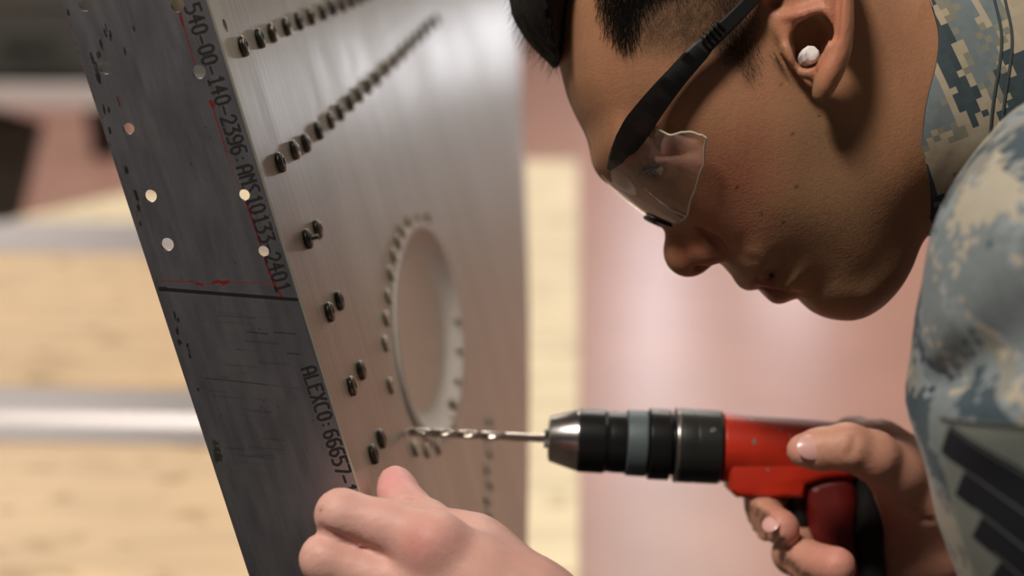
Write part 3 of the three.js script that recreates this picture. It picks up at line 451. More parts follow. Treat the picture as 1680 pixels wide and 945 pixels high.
// colours of the skin itself: redder lips, ear and nose, a grey cast where the beard and the short hair grow, a few moles
const BEARD = polygonField(smoothPolygon(headPoly([[1236, 130], [1262, 190], [1250, 250], [1230, 330], [1225, 390], [1205, 425], [1190, 440], [1230, 480], [1290, 500], [1400, 540], [1470, 480], [1480, 400], [1430, 320], [1380, 240], [1310, 180]]), 3));
const nearPoly = (P, w = 0.069) => P.map(([x, y]) => [hx(x, w), hy(y, w)]);
const SHAVED = polygonField(smoothPolygon(nearPoly([[985, -90], [988, 0], [1003, 55], [1030, 92], [1075, 98], [1120, 104], [1165, 112], [1205, 126], [1228, 142], [1242, 128], [1246, 80], [1250, 20], [1256, -100], [1290, -155], [1360, -150], [1410, -100], [1440, -40], [1500, -50], [1540, -120], [1500, -320], [1060, -330], [985, -200]]), 3));
const MOLES = [[1279.5, 140, 2], [1284, 82, 1.6], [1307.5, 307, 2.4], [1250, 352, 2], [1284, 365, 2], [1209, 308, 1.8], [1345, 190, 1.4], [1300, 220, 1.3], [1225, 250, 1.2]];
const lin = (r, g, b) => new THREE.Color().setRGB(r / 255, g / 255, b / 255, THREE.SRGBColorSpace);
const STUB = lin(74, 56, 40), FACE = lin(166, 122, 93), RED = lin(162, 98, 80), GREY = lin(120, 98, 72), LIP = lin(132, 66, 54), EARC = lin(186, 124, 100), DARK = lin(74, 50, 32);
function paintHead(geo) {
  const p = geo.attributes.position, col = new Float32Array(p.count * 3), c = new THREE.Color();
  const soft = (x, y, px, py, r) => Math.exp(-(((x - px) ** 2 + (y - py) ** 2) / (r * r)));
  for (let i = 0; i < p.count; i++) {
    const X = p.getX(i), Y = p.getY(i), w = Math.abs(p.getZ(i)), px = 840 + X * HPX, py = 472.5 - Y * HPX, sx = 840 + X / (HD - w) * FPX, sy = 472.5 - Y / (HD - w) * FPX;
    c.copy(FACE);
    const n = fbm(px / 26, py / 26 + w * 900, 4, 4), n2 = fbm(px / 5, py / 5 + w * 2000, 17, 2);
    c.lerp(RED, clamp(0.55 * soft(px, py, 1180, 300, 70) + 0.6 * soft(px, py, 1130, 415, 40) + 0.35 * (n - 0.45), 0, 0.8));
    c.lerp(GREY, 0.75 * sstep(-0.006, 0.014, BEARD(X, Y)) * (0.75 + 0.5 * (n2 - 0.5)));
    if (w > 0.02) c.lerp(STUB, 0.8 * sstep(-0.004, 0.012, SHAVED(X, Y)) * (0.6 + 0.8 * n2));
    if (w > 0.064) c.lerp(EARC, 0.85 * sstep(-0.001, 0.004, fEar(X, Y)) * sstep(0.07, 0.078, w));
    const lip = Math.max(1 - sstep(0.0030, 0.0052, Math.hypot(X - hx(1238), Y - hy(464))), 1 - sstep(0.0035, 0.006, Math.abs((X - hx(1246)) * 0.9 + (Y - hy(466)) * 0.4) + Math.max(0, Math.hypot(X - hx(1250), Y - hy(461)) - 0.006)));
    if (w < 0.024) c.lerp(LIP, 0.8 * Math.max(0, lip) * (1 - sstep(1254, 1264, px)));
    if (w < 0.022 && px > 1256 && px < 1285 && py > 470) c.lerp(LIP, 0.4);
    for (const [mx, my, r] of MOLES) { const d = Math.hypot(sx - mx, sy - my); if (d < r * 2.2 && p.getZ(i) > 0) c.lerp(DARK, 0.8 * (1 - sstep(r * 0.7, r * 2.2, d))); }
    const k = 0.93 + 0.14 * n2; col[3 * i] = c.r * k; col[3 * i + 1] = c.g * k; col[3 * i + 2] = c.b * k;
  }
  geo.setAttribute('color', new THREE.BufferAttribute(col, 3));
}
paintHead(headGeo);
const toWorldHead = new THREE.Matrix4().makeBasis(RIGHT, UP, FWD.clone().negate()).setPosition(CAM.clone().addScaledVector(FWD, HD));

// ------------------------------------------------------------------ the man: hands, arms, body
const J = (px, py, d) => at(px, py, d);
const bonesOf = (pts) => { const out = []; for (let i = 0; i + 1 < pts.length; i++) out.push(capsule(pts[i][0], pts[i + 1][0], pts[i][1], pts[i + 1][1])); return out; };
const allPoints = (chains) => chains.flat().map((q) => q[0]);
function handMesh(palm, fingers, cell, extra = [], dents = []) {
  const palmF = blend(palm.flatMap(bonesOf), 0.014), fs = fingers.map((c) => blend(bonesOf(c), 0.0035)), ex = extra.map(([p, r]) => ball(p, r));
  const f = (x, y, z) => { let v = palmF(x, y, z); if (v < -0.05) return v;
    for (const e of ex) v = smax(v, e(x, y, z), 0.008);
    let u = -1; for (const g of fs) u = smax(u, g(x, y, z), 0.0012);   // fingers stay apart from each other
    v = smax(v, u, 0.007);
    for (const d of dents) v = smin(v, -d.f(x, y, z), d.k);
    return v; };
  const [mn, mx] = boundsOf([...allPoints(palm), ...allPoints(fingers)], 0.03);
  return fieldMesh(mn, mx, cell, f);
}
// left hand: grips the lower corner of the panel, back of the hand to the camera
const LH = { wrist: J(858, 1028, 0.712) };
const leftPalm = [[[J(712, 898, 0.706), 0.0125], [J(780, 958, 0.708), 0.0165], [LH.wrist, 0.0225], [J(965, 1115, 0.705), 0.0255]], [[J(694, 970, 0.707), 0.0125], [J(800, 1010, 0.712), 0.018], [LH.wrist, 0.0225]], [[J(690, 1040, 0.718), 0.0115], [J(800, 1060, 0.72), 0.017], [J(900, 1070, 0.718), 0.022]], [[J(700, 1095, 0.73), 0.0105], [J(800, 1100, 0.73), 0.016], [J(900, 1080, 0.72), 0.02]], [[J(738, 888, 0.738), 0.0112], [J(785, 928, 0.732), 0.0155], [J(835, 1000, 0.72), 0.0195]]];
const leftFingers = [
  [[J(712, 895, 0.704), 0.0128], [J(640, 864, 0.709), 0.0102], [J(560, 845, 0.7125), 0.0101], [J(572, 860, 0.738), 0.0093], [J(588, 868, 0.7525), 0.0078]],
  [[J(694, 974, 0.706), 0.0118], [J(620, 948, 0.710), 0.0101], [J(535, 917, 0.7125), 0.0100], [J(540, 918, 0.738), 0.0094], [J(566, 932, 0.754), 0.008]],
  [[J(690, 1045, 0.718), 0.0112], [J(545, 992, 0.718), 0.0098], [J(556, 990, 0.742), 0.009], [J(580, 1000, 0.757), 0.0076]],
  [[J(700, 1095, 0.73), 0.0105], [J(590, 1055, 0.727), 0.0092], [J(596, 1060, 0.748), 0.008], [J(615, 1065, 0.76), 0.007]],
  [[J(738, 888, 0.738), 0.0112], [J(700, 862, 0.752), 0.0105], [J(668, 836, 0.764), 0.0098], [J(652, 806, 0.774), 0.0088], [J(648, 791, 0.777), 0.0072]],
];
const leftDents = [[[650, 826], [690, 820]], [[668, 836], [700, 829]], [[655, 818], [680, 812]]].map(([a, b]) => ({ f: capsule(J(...a, 0.7535), J(...b, 0.7545), 0.0011, 0.0009), k: 0.002 })).concat([{ f: capsule(J(528, 873, 0.705), J(618, 910, 0.7015), 0.0024, 0.0016), k: 0.003 }]);
const leftHandGeo = handMesh(leftPalm, leftFingers, 0.0019, [[J(712, 892, 0.6995), 0.0082], [J(778, 882, 0.733), 0.0085]], leftDents);
// right hand: holds the drill by its grip
const rightPalm = [[[J(1400, 730, 0.892), 0.0115], [J(1480, 774, 0.886), 0.0165], [J(1545, 850, 0.885), 0.021], [J(1640, 925, 0.9), 0.0245]], [[J(1410, 790, 0.899), 0.0115], [J(1490, 820, 0.89), 0.017], [J(1545, 850, 0.885), 0.021]], [[J(1425, 850, 0.9), 0.011], [J(1490, 860, 0.89), 0.017], [J(1550, 870, 0.886), 0.021]], [[J(1440, 905, 0.892), 0.0105], [J(1500, 900, 0.885), 0.016], [J(1550, 880, 0.885), 0.02]],
  [[J(1470, 775, 0.842), 0.0128], [J(1515, 815, 0.862), 0.0165], [J(1555, 862, 0.882), 0.0205]], [[J(1470, 890, 0.886), 0.012], [J(1535, 890, 0.886), 0.018]], [[J(1440, 722, 0.868), 0.0085], [J(1480, 765, 0.862), 0.012]], [[J(1408, 724, 0.888), 0.008], [J(1450, 735, 0.868), 0.0085]]];
const rightFingers = [
  [[J(1400, 730, 0.892), 0.0112], [J(1330, 775, 0.899), 0.0102], [J(1256, 815, 0.889), 0.0102], [J(1252, 852, 0.866), 0.0097], [J(1280, 868, 0.8455), 0.0094]],
  [[J(1410, 795, 0.899), 0.0114], [J(1308, 868, 0.893), 0.0102], [J(1302, 908, 0.866), 0.0100], [J(1322, 920, 0.846), 0.0096], [J(1372, 929, 0.829), 0.0092]],
  [[J(1425, 855, 0.9), 0.011], [J(1330, 940, 0.895), 0.0098], [J(1328, 975, 0.866), 0.009], [J(1385, 985, 0.832), 0.0082]],
  [[J(1440, 905, 0.892), 0.0102], [J(1362, 1000, 0.889), 0.009], [J(1360, 1030, 0.866), 0.0082], [J(1400, 1040, 0.838), 0.0074]],
  [[J(1470, 775, 0.842), 0.0125], [J(1432, 748, 0.8285), 0.0116], [J(1390, 733, 0.823), 0.0106], [J(1345, 737, 0.8255), 0.0095], [J(1318, 739, 0.8285), 0.0078]],
];
const rightDents = [[[1470, 824], [1520, 838]], [[1474, 838], [1526, 850]], [[1405, 712], [1398, 742]]].map(([a, b]) => ({ f: capsule(J(...a, a[1] < 800 ? 0.8125 : 0.8385), J(...b, b[1] < 800 ? 0.8125 : 0.8465), 0.0011, 0.0009), k: 0.0025 }));
const rightHandGeo = handMesh(rightPalm, rightFingers, 0.002, [], rightDents);
// trunk, arms and legs under the clothes
const B = {
  neck: J(1690, 130, 0.81), lSh: J(1868, 490, 0.628), rSh: J(1830, 300, 1.02), lEl: J(1850, 1450, 0.655), rEl: J(2080, 1180, 1.04), lWr: J(965, 1115, 0.705), rWr: J(1640, 925, 0.9),
  chest: V(0.40, 1.27, -0.80), belly: V(0.62, 1.10, -0.81), hip: V(0.80, 0.97, -0.82), lHip: V(0.80, 0.93, -0.72), rHip: V(0.80, 0.93, -0.92), lKn: V(0.74, 0.51, -0.68), rKn: V(0.74, 0.51, -0.97), lAn: V(0.83, 0.10, -0.64), rAn: V(0.83, 0.10, -1.02),
};
const trunkF = blend([capsule(B.neck, B.chest, 0.055, 0.10), capsule(B.chest, B.belly, 0.115, 0.115), capsule(B.belly, B.hip, 0.115, 0.12), capsule(B.lSh, B.chest, 0.05, 0.09), capsule(B.rSh, B.chest, 0.05, 0.09), capsule(B.lSh, B.lEl, 0.05, 0.038), capsule(B.rSh, B.rEl, 0.05, 0.038), capsule(B.lEl, B.lWr, 0.042, 0.026), capsule(B.rEl, B.rWr, 0.042, 0.0255), capsule(B.lHip, B.lKn, 0.08, 0.055), capsule(B.rHip, B.rKn, 0.08, 0.055), capsule(B.lKn, B.lAn, 0.054, 0.036), capsule(B.rKn, B.rAn, 0.054, 0.036)], 0.03);
const trunkGeo = (() => { const [mn, mx] = boundsOf(Object.values(B), 0.14); return fieldMesh(mn, mx, 0.012, trunkF); })();
const HAND = lin(212, 167, 157), HANDRED = lin(198, 128, 124), PINK = lin(228, 160, 164);
function paintHand(geo, base, spots, seed) {
  const p = geo.attributes.position, col = new Float32Array(p.count * 3), c = new THREE.Color();
  for (let i = 0; i < p.count; i++) {
    const x = p.getX(i), y = p.getY(i), z = p.getZ(i), n = noise3(x * 90, y * 90, z * 90, seed), m = noise3(x * 420, y * 420, z * 420, seed + 3);
    c.copy(base).lerp(HANDRED, clamp(0.25 * (n - 0.4) * 2, 0, 0.4));
    for (const [q, r, k, to] of spots) { const d = Math.hypot(x - q.x, y - q.y, z - q.z); c.lerp(to, k * Math.exp(-d * d / (r * r))); }
    const k = 0.95 + 0.1 * m; col[3 * i] = c.r * k; col[3 * i + 1] = c.g * k; col[3 * i + 2] = c.b * k;
  }
  geo.setAttribute('color', new THREE.BufferAttribute(col, 3));
}
paintHand(leftHandGeo, HAND, [[J(690, 885, 0.692), 0.009, 0.75, HANDRED], [J(748, 890, 0.695), 0.007, 0.4, lin(170, 120, 118)], [J(645, 795, 0.768), 0.011, 0.8, PINK], [J(526, 836, 0.705), 0.0012, 0.85, lin(120, 80, 40)], [J(600, 850, 0.70), 0.01, 0.3, lin(214, 158, 158)]], 3);
paintHand(rightHandGeo, lin(196, 146, 126), [[J(1310, 740, 0.82), 0.009, 0.5, lin(222, 160, 150)], [J(1278, 866, 0.84), 0.009, 0.5, lin(214, 140, 134)], [J(1372, 926, 0.825), 0.012, 0.5, lin(214, 140, 134)]], 8);
paintHand(trunkGeo, FACE, [[B.lWr, 0.1, 1, HAND], [B.lWr.clone().lerp(B.lEl, 0.4), 0.1, 1, HAND], [B.rWr, 0.1, 1, lin(196, 146, 126)], [B.rWr.clone().lerp(B.rEl, 0.4), 0.1, 1, lin(196, 146, 126)]], 2);
headGeo.applyMatrix4(toWorldHead);
const withUV = (g) => boxUV(g, 0.06);
const skinBump = texture(256, 256, (x, y) => { const v = 255 * (0.6 * fbm(x / 3, y / 3, 2, 2) + 0.4 * fbm(x / 12, y / 12, 6, 3)); return [v, v, v]; }, { srgb: false, repeat: true });
const skinMatBody = new THREE.MeshPhysicalMaterial({ color: 0xffffff, vertexColors: true, roughness: 0.52, specularIntensity: 0.7, bumpMap: skinBump, bumpScale: 0.00016, sheen: 0.15, sheenRoughness: 0.6, sheenColor: 0xffd0b8 });
const person = thing('person', 'man in grey camouflage uniform bending to drill, wearing clear glasses', 'person', V(0.8, 0, -0.82));
{
  const keep = (g) => { for (const k of Object.keys(g.attributes)) if (!['position', 'normal', 'uv', 'color'].includes(k)) g.deleteAttribute(k); return g; };
  part('body', mergeGeometries([headGeo, leftHandGeo, rightHandGeo, trunkGeo].map((g) => keep(withUV(g)))), skinMatBody, person, 'bare face, ear, neck and hands');
}
// eyes, brows and lashes
const headW = (x, y, w) => V(x, y, w).applyMatrix4(toWorldHead);
{
  const look = V(-0.62, -0.72, 0.1).normalize();
  for (const s of [1, -1]) {
    const c = headW(eyeC.x, eyeC.y, s * eyeC.z), g = new THREE.SphereGeometry(EYE_R, 40, 28), col = new Float32Array(g.attributes.position.count * 3), dir = look.clone().setZ(look.z * s * 0 + 0.12 * s).normalize(), k = new THREE.Color();
    const q = new THREE.Quaternion().setFromUnitVectors(V(0, 1, 0), dir.clone().transformDirection(toWorldHead)); g.applyQuaternion(q);
    const dw = V(0, 1, 0).applyQuaternion(q);
    for (let i = 0; i < g.attributes.position.count; i++) { const a = V().fromBufferAttribute(g.attributes.position, i).normalize().angleTo(dw); k.copy(a < 0.17 ? lin(10, 8, 8) : a < 0.46 ? lin(64, 42, 26) : lin(222, 214, 208)); k.toArray(col, 3 * i); }
    g.setAttribute('color', new THREE.BufferAttribute(col, 3)); g.translate(c.x, c.y, c.z);
    const m = part('eye', g, new THREE.MeshPhysicalMaterial({ vertexColors: true, roughness: 0.12, clearcoat: 1 }), person);
  }
}
// fine hairs: tapered three-sided blades on the skin, joined by region
function strands(list, mat, name, label) {   // list of [root, direction, length, radius, bend]
  const n = list.length, pos = new Float32Array(n * 12 * 3), nor = new Float32Array(n * 12 * 3), a = V(), b = V(), t = V(), P = []; let o = 0;
  for (const [r, d, L, w, bend] of list) {
    a.set(0.3, 0.9, 0.2).cross(d).normalize(); b.crossVectors(d, a);
    const mid = r.clone().addScaledVector(d, L * 0.55), tip = r.clone().addScaledVector(d, L).addScaledVector(bend, L * 0.35);
    const ring = (c, k) => [0, 2.094, 4.189].map((q) => c.clone().addScaledVector(a, Math.cos(q) * k).addScaledVector(b, Math.sin(q) * k));
    const r0 = ring(r, w), tris = []; for (let i = 0; i < 3; i++) { const j = (i + 1) % 3; tris.push([r0[i], r0[j], tip]); } tris.push([r0[0], r0[2], r0[1]]);
    for (const tr of tris) { t.crossVectors(P[0] = tr[1].clone().sub(tr[0]), tr[2].clone().sub(tr[0])).normalize(); for (const v of tr) { pos[o] = v.x; nor[o++] = t.x; pos[o] = v.y; nor[o++] = t.y; pos[o] = v.z; nor[o++] = t.z; } }
  }
  const g = new THREE.BufferGeometry(); g.setAttribute('position', new THREE.BufferAttribute(pos, 3)); g.setAttribute('normal', new THREE.BufferAttribute(nor, 3));
  const m = part(name, g, mat, person, label); m.userData.kind = 'stuff'; return m;
}
const hairMat = std(0x0a0807, 0.55), stubMat = std(0x1c130d, 0.7);
{
  // scatter over the head's own surface
  const P = headGeo.attributes.position, I = headGeo.index.array, inv = toWorldHead.clone().invert(), R = rng(5), a = V(), b = V(), c = V(), n = V(), q = V(), shaved = [], beard = [], side = [];
  const dirOf = (dx, dy, nn, lift) => V(dx, dy, 0).transformDirection(toWorldHead).addScaledVector(nn, lift).normalize();
  const BURN = polygonField(smoothPolygon(nearPoly([[1165, 60], [1180, 92], [1200, 108], [1226, 136], [1238, 122], [1240, 80], [1240, 20], [1245, -40], [1190, -40]]), 3));
  const DARKSIDE = polygonField(smoothPolygon(nearPoly([[985, -100], [988, 0], [1000, 35], [1030, 72], [1042, 50], [1054, 20], [1080, -4], [1180, -50], [1240, -110], [1300, -190], [1400, -180], [1480, -200], [1480, -330], [1100, -330]]), 3));
  for (let f = 0; f < I.length; f += 3) {
    a.fromBufferAttribute(P, I[f]); b.fromBufferAttribute(P, I[f + 1]); c.fromBufferAttribute(P, I[f + 2]); q.copy(a).applyMatrix4(inv);
    const w = Math.abs(q.z); if (w < 0.012) continue;
    const inEar = w > 0.066 && fEar(q.x, q.y) > -0.003;
    n.copy(b).sub(a).cross(c.clone().sub(a)); const area = n.length() / 2; n.normalize();
    const put = (list, density, dx, dy, lift, L, r) => { let k = area * density; k = Math.floor(k) + (R() < k % 1 ? 1 : 0); for (let i = 0; i < k; i++) { const u = R(), v = R() * (1 - u), root = a.clone().addScaledVector(b.clone().sub(a), u).addScaledVector(c.clone().sub(a), v).addScaledVector(n, -0.0002); const j = () => (R() - 0.5) * 0.9; list.push([root, dirOf(dx + j(), dy + j(), n, lift), L * (0.6 + 0.8 * R()), r, n.clone().multiplyScalar(0.1)]); } };
    if (!inEar && w > 0.03) { const s = SHAVED(q.x, q.y), bn = BURN(q.x, q.y), ds = DARKSIDE(q.x, q.y), px = 840 + q.x * HPX, py = 472.5 - q.y * HPX;
      if (s > -0.002) { const fade = sstep(-0.002, 0.012, s) * (0.35 + 0.65 * sstep(120, -10, py)) * (0.5 + fbm(px / 9, py / 9, 3, 2)); put(shaved, 4.5e6 * fade, 0.35, -1, 0.5, 0.0014, 0.00007); }
      if (bn > -0.003) put(shaved, 3.2e6 * sstep(-0.003, 0.006, bn) * (0.4 + fbm(px / 7, py / 7, 9, 2)), 0.42, -1, 0.35, 0.0028, 0.00008);
      if (ds > -0.004) put(side, 6e6 * sstep(-0.004, 0.006, ds), 0.25, -1, 0.45, 0.0042, 0.00012);
    }
    const bd = BEARD(q.x, q.y); if (!inEar && bd > -0.002) put(beard, 0.5e6 * sstep(-0.002, 0.012, bd), 0.6, -0.8, 0.6, 0.0008, 0.00005);
  }
  for (let i = 0; i < 26; i++) { const t = R(), px = 1222 + 22 * t + R() * 10, py = 118 + t * 24 + R() * 6, p0 = headW(hx(px), hy(py), 0.0716); side.push([p0, V(0.5 + R() * 0.2, -1, 0).transformDirection(toWorldHead), 0.005, 0.0001, V(0, 0, 0)]); }
  strands(shaved, stubMat, 'shaved_hair', 'clipped dark hair at the temple and sideburn');
  strands(beard, stubMat, 'beard_stubble', 'fine dark stubble on the cheek and jaw');
  strands(side, hairMat, 'side_hair', 'short black hair at the temple');
  // brows and lashes
  const brow = [], lash = [];
  for (let i = 0; i < 900; i++) { const t = R(), px = lerp(1003, 1052, t), py = lerp(258, 228, t), w = lerp(0.014, 0.052, Math.pow(t, 0.8)), p0 = headW(hx(px + (R() - 0.5) * 7), hy(py + (R() - 0.5) * 9), w * (R() < 0.5 ? 1 : -1)); brow.push([p0, V(0.5, 0.45 + (R() - 0.5) * 0.4, 0.3).transformDirection(toWorldHead), 0.005, 0.00016, V(0, 0, 0)]); }
  strands(brow, hairMat, 'eyebrow_hair');
  for (let i = 0; i < 130; i++) { const t = R(), s = i % 2 ? 1 : -1, p0 = headW(lerp(hx(1050), hx(1080), t), lerp(hy(286), hy(278), t), s * lerp(0.038, 0.0458, t)); lash.push([p0, V(-0.75, -0.5 + (R() - 0.5) * 0.3, 0.25 * s).transformDirection(toWorldHead), 0.0075, 0.00022, V(0, 0, 0)]); }
  strands(lash, hairMat, 'eyelash');
}
// the longer hair on top and its forelock
{
  const TOP = [[914, 104], [905, 98], [890, 84], [868, 60], [850, 30], [839, -5], [832, -60], [852, -140], [905, -225], [990, -290], [1100, -325], [1220, -330], [1330, -300], [1430, -235], [1470, -160], [1440, -120], [1380, -110], [1300, -140], [1180, -120], [1060, -90], [985, -60], [948, -20], [932, 20], [921, 80]];
  const fTop = polygonField(smoothPolygon(headPoly(TOP), 3)), mn = [hx(825), hy(115), -0.085], mx = [hx(1485), hy(-345), 0.085];
  const g = fieldMesh(mn, mx, 0.0019, (x, y, z) => { const w = Math.abs(z), s = fTop(x, y), front = sstep(hx(1000), hx(900), x); const tuft = noise3(x * 260, y * 120, z * 300, 5) * 0.0022; return inflate(s + tuft, w, lerp(0.079, 0.052, front), lerp(0.06, 0.022, front), 2.4); });
  g.applyMatrix4(toWorldHead); part('hair', boxUV(g, 0.05), std(0x070605, 0.85), person, 'black hair, longer on top, with a forelock');
  const R = rng(91), fuzz = []; const P = g.attributes.position, Nn = g.attributes.normal, inv = toWorldHead.clone().invert(), q = V();
  for (let i = 0; i < P.count; i += 3) { q.fromBufferAttribute(P, i); const root = q.clone(); q.applyMatrix4(inv); if (q.x > hx(1000) || R() > 0.3) continue; const n = V().fromBufferAttribute(Nn, i); fuzz.push([root.addScaledVector(n, -0.002), V(-0.15 + (R() - 0.5) * 0.5, -1, (R() - 0.5) * 0.5).transformDirection(toWorldHead).addScaledVector(n, 0.5).normalize(), 0.006 + R() * 0.006, 0.00015, V(0, 0, 0)]); }
  strands(fuzz, hairMat, 'loose_hair', 'loose black strands over the forelock');
}
// nails
function nail(center, along, out, len, wid, label) {   // a curved plate
  const y = along.clone().normalize(), z = out.clone().addScaledVector(y, -out.dot(y)).normalize(), x = y.clone().cross(z), g = new THREE.SphereGeometry(1, 24, 16); g.scale(wid / 2, len / 2, 0.0007);
  const p = g.attributes.position; for (let i = 0; i < p.count; i++) { const a = p.getX(i), b = p.getY(i); p.setZ(i, p.getZ(i) - a * a * 55 - b * b * 12); } g.computeVertexNormals();
  g.applyMatrix4(basis(x, y, z, center)); part('fingernail', g, std(0xdcaeaa, 0.3, 0, { clearcoat: 0.5 }), person, label);
}
{ const toEye = FWD.clone().negate();
  nail(J(1334, 732, 0.8168), J(1312, 733, 0.8165).sub(J(1360, 731, 0.8165)), toEye.clone().addScaledVector(UP, 0.35), 0.0152, 0.0122, 'thumbnail over the drill');
  nail(J(1264, 859, 0.8393), J(1278, 868, 0.836).sub(J(1256, 850, 0.845)), toEye.clone().addScaledVector(UP, 0.55).addScaledVector(RIGHT, -0.3), 0.010, 0.0085, 'nail of the finger on the trigger');
  nail(J(675, 795, 0.776), J(654, 774, 0.775).sub(J(676, 812, 0.769)), RIGHT.clone().addScaledVector(UP, 0.25).addScaledVector(toEye, -0.12), 0.012, 0.0095, 'thumbnail against the panel');
}

// ------------------------------------------------------------------ uniform
const camoTex = texture(160, 160, (x, y) => {
  const per = (s) => (u, v) => { const a = (u % 160 + 160) % 160, b = (v % 160 + 160) % 160; return fbm(a / s, b / (s * 0.45), s, 3) * sstep(0, 14, 160 - a) + fbm((a - 160) / s, b / (s * 0.45), s, 3) * (1 - sstep(0, 14, 160 - a)); };
  const q = per(17)(x, y) + (hash(x, y, 2) - 0.5) * 0.13, r = per(23)(x + 40, y + 11) + (hash(x, y, 7) - 0.5) * 0.15;
  const c = q > 0.58 ? [62, 78, 88] : r > 0.57 ? [118, 130, 136] : q < 0.42 ? [170, 165, 152] : r < 0.45 ? [132, 134, 128] : [134, 146, 154];
  const h = (hash(x, y, 12) - 0.5) * 8; return [c[0] + h, c[1] + h, c[2] + h]; }, { nearest: true, repeat: true });
const collarTex = texture(160, 160, (x, y) => { const q = fbm(x / 9, y / 5, 61, 3) + (hash(x, y, 2) - 0.5) * 0.12, r = fbm(x / 10 + 9, y / 5, 67, 3) + (hash(x, y, 7) - 0.5) * 0.14, c = q > 0.53 ? [52, 66, 74] : r > 0.5 ? [158, 150, 132] : r > 0.44 ? [120, 122, 110] : [104, 116, 122], h = (hash(x, y, 12) - 0.5) * 8; return [c[0] + h, c[1] + h, c[2] + h]; }, { nearest: true, repeat: true });
const weave = texture(256, 256, (x, y) => { const v = 128 + 60 * Math.sin((x + y) * Math.PI / 4) + 50 * (hash(x, y, 1) - 0.5); return [v, v, v]; }, { srgb: false, repeat: true });
const camo = new THREE.MeshPhysicalMaterial({ color: 0xffffff, map: camoTex, roughness: 0.92, sheen: 0.25, sheenRoughness: 0.7, sheenColor: 0xb8c0c8, bumpMap: weave, bumpScale: 0.0002 });
const CAMO_M = 0.4;
// folds: soft ridges across the sleeve and the shoulder
const fold = (x, y, z) => 0.007 * Math.sin((y * 46 + x * 22 + 5 * noise3(x * 9, y * 9, z * 9, 3))) * noise3(x * 12, y * 12, z * 12, 8) + 0.003 * (noise3(x * 30, y * 30, z * 30, 1) - 0.5);
const sleeveBulges = [capsule(J(1640, 690, 0.61), J(1760, 600, 0.565), 0.010, 0.018), capsule(J(1590, 545, 0.65), J(1740, 420, 0.585), 0.010, 0.016), capsule(J(1556, 644, 0.655), J(1690, 585, 0.60), 0.014, 0.024), capsule(J(1580, 520, 0.66), J(1640, 440, 0.645), 0.012, 0.02), capsule(J(1552, 470, 0.675), J(1620, 390, 0.675), 0.008, 0.014), capsule(J(1640, 380, 0.675), J(1730, 270, 0.675), 0.014, 0.018)];
const sleeveL = blend([capsule(B.lSh, J(1868, 640, 0.628), 0.066, 0.0685), capsule(J(1868, 640, 0.628), J(1862, 800, 0.635), 0.0685, 0.0615), capsule(J(1862, 800, 0.635), B.lEl, 0.0615, 0.056), capsule(B.lEl, B.lWr.clone().lerp(B.lEl, 0.45), 0.056, 0.045)], 0.02);
const crease = capsule(J(1556, 628, 0.632), J(1650, 555, 0.572), 0.004, 0.007);
const JK = [[B.neck.clone().lerp(B.chest, 0.2), B.chest, 0.078, 0.125], [B.chest, B.belly, 0.14, 0.14], [B.belly, B.hip, 0.14, 0.145], [B.lSh, B.chest, 0.062, 0.11], [B.rSh, B.chest, 0.066, 0.11], [B.rSh, B.rEl, 0.064, 0.054], [B.rEl, B.rWr.clone().lerp(B.rEl, 0.3), 0.054, 0.042]].map((q) => capsule(...q));
const jacket = (x, y, z) => { let v = sleeveL(x, y, z); for (const b of sleeveBulges) v = smax(v, b(x, y, z), 0.02); let u = -1; v = smin(v, -crease(x, y, z), 0.02); for (const f of JK) u = smax(u, f(x, y, z), 0.02); v = smax(v, u, 0.03); return v > -0.03 ? v + fold(x, y, z) : v; };
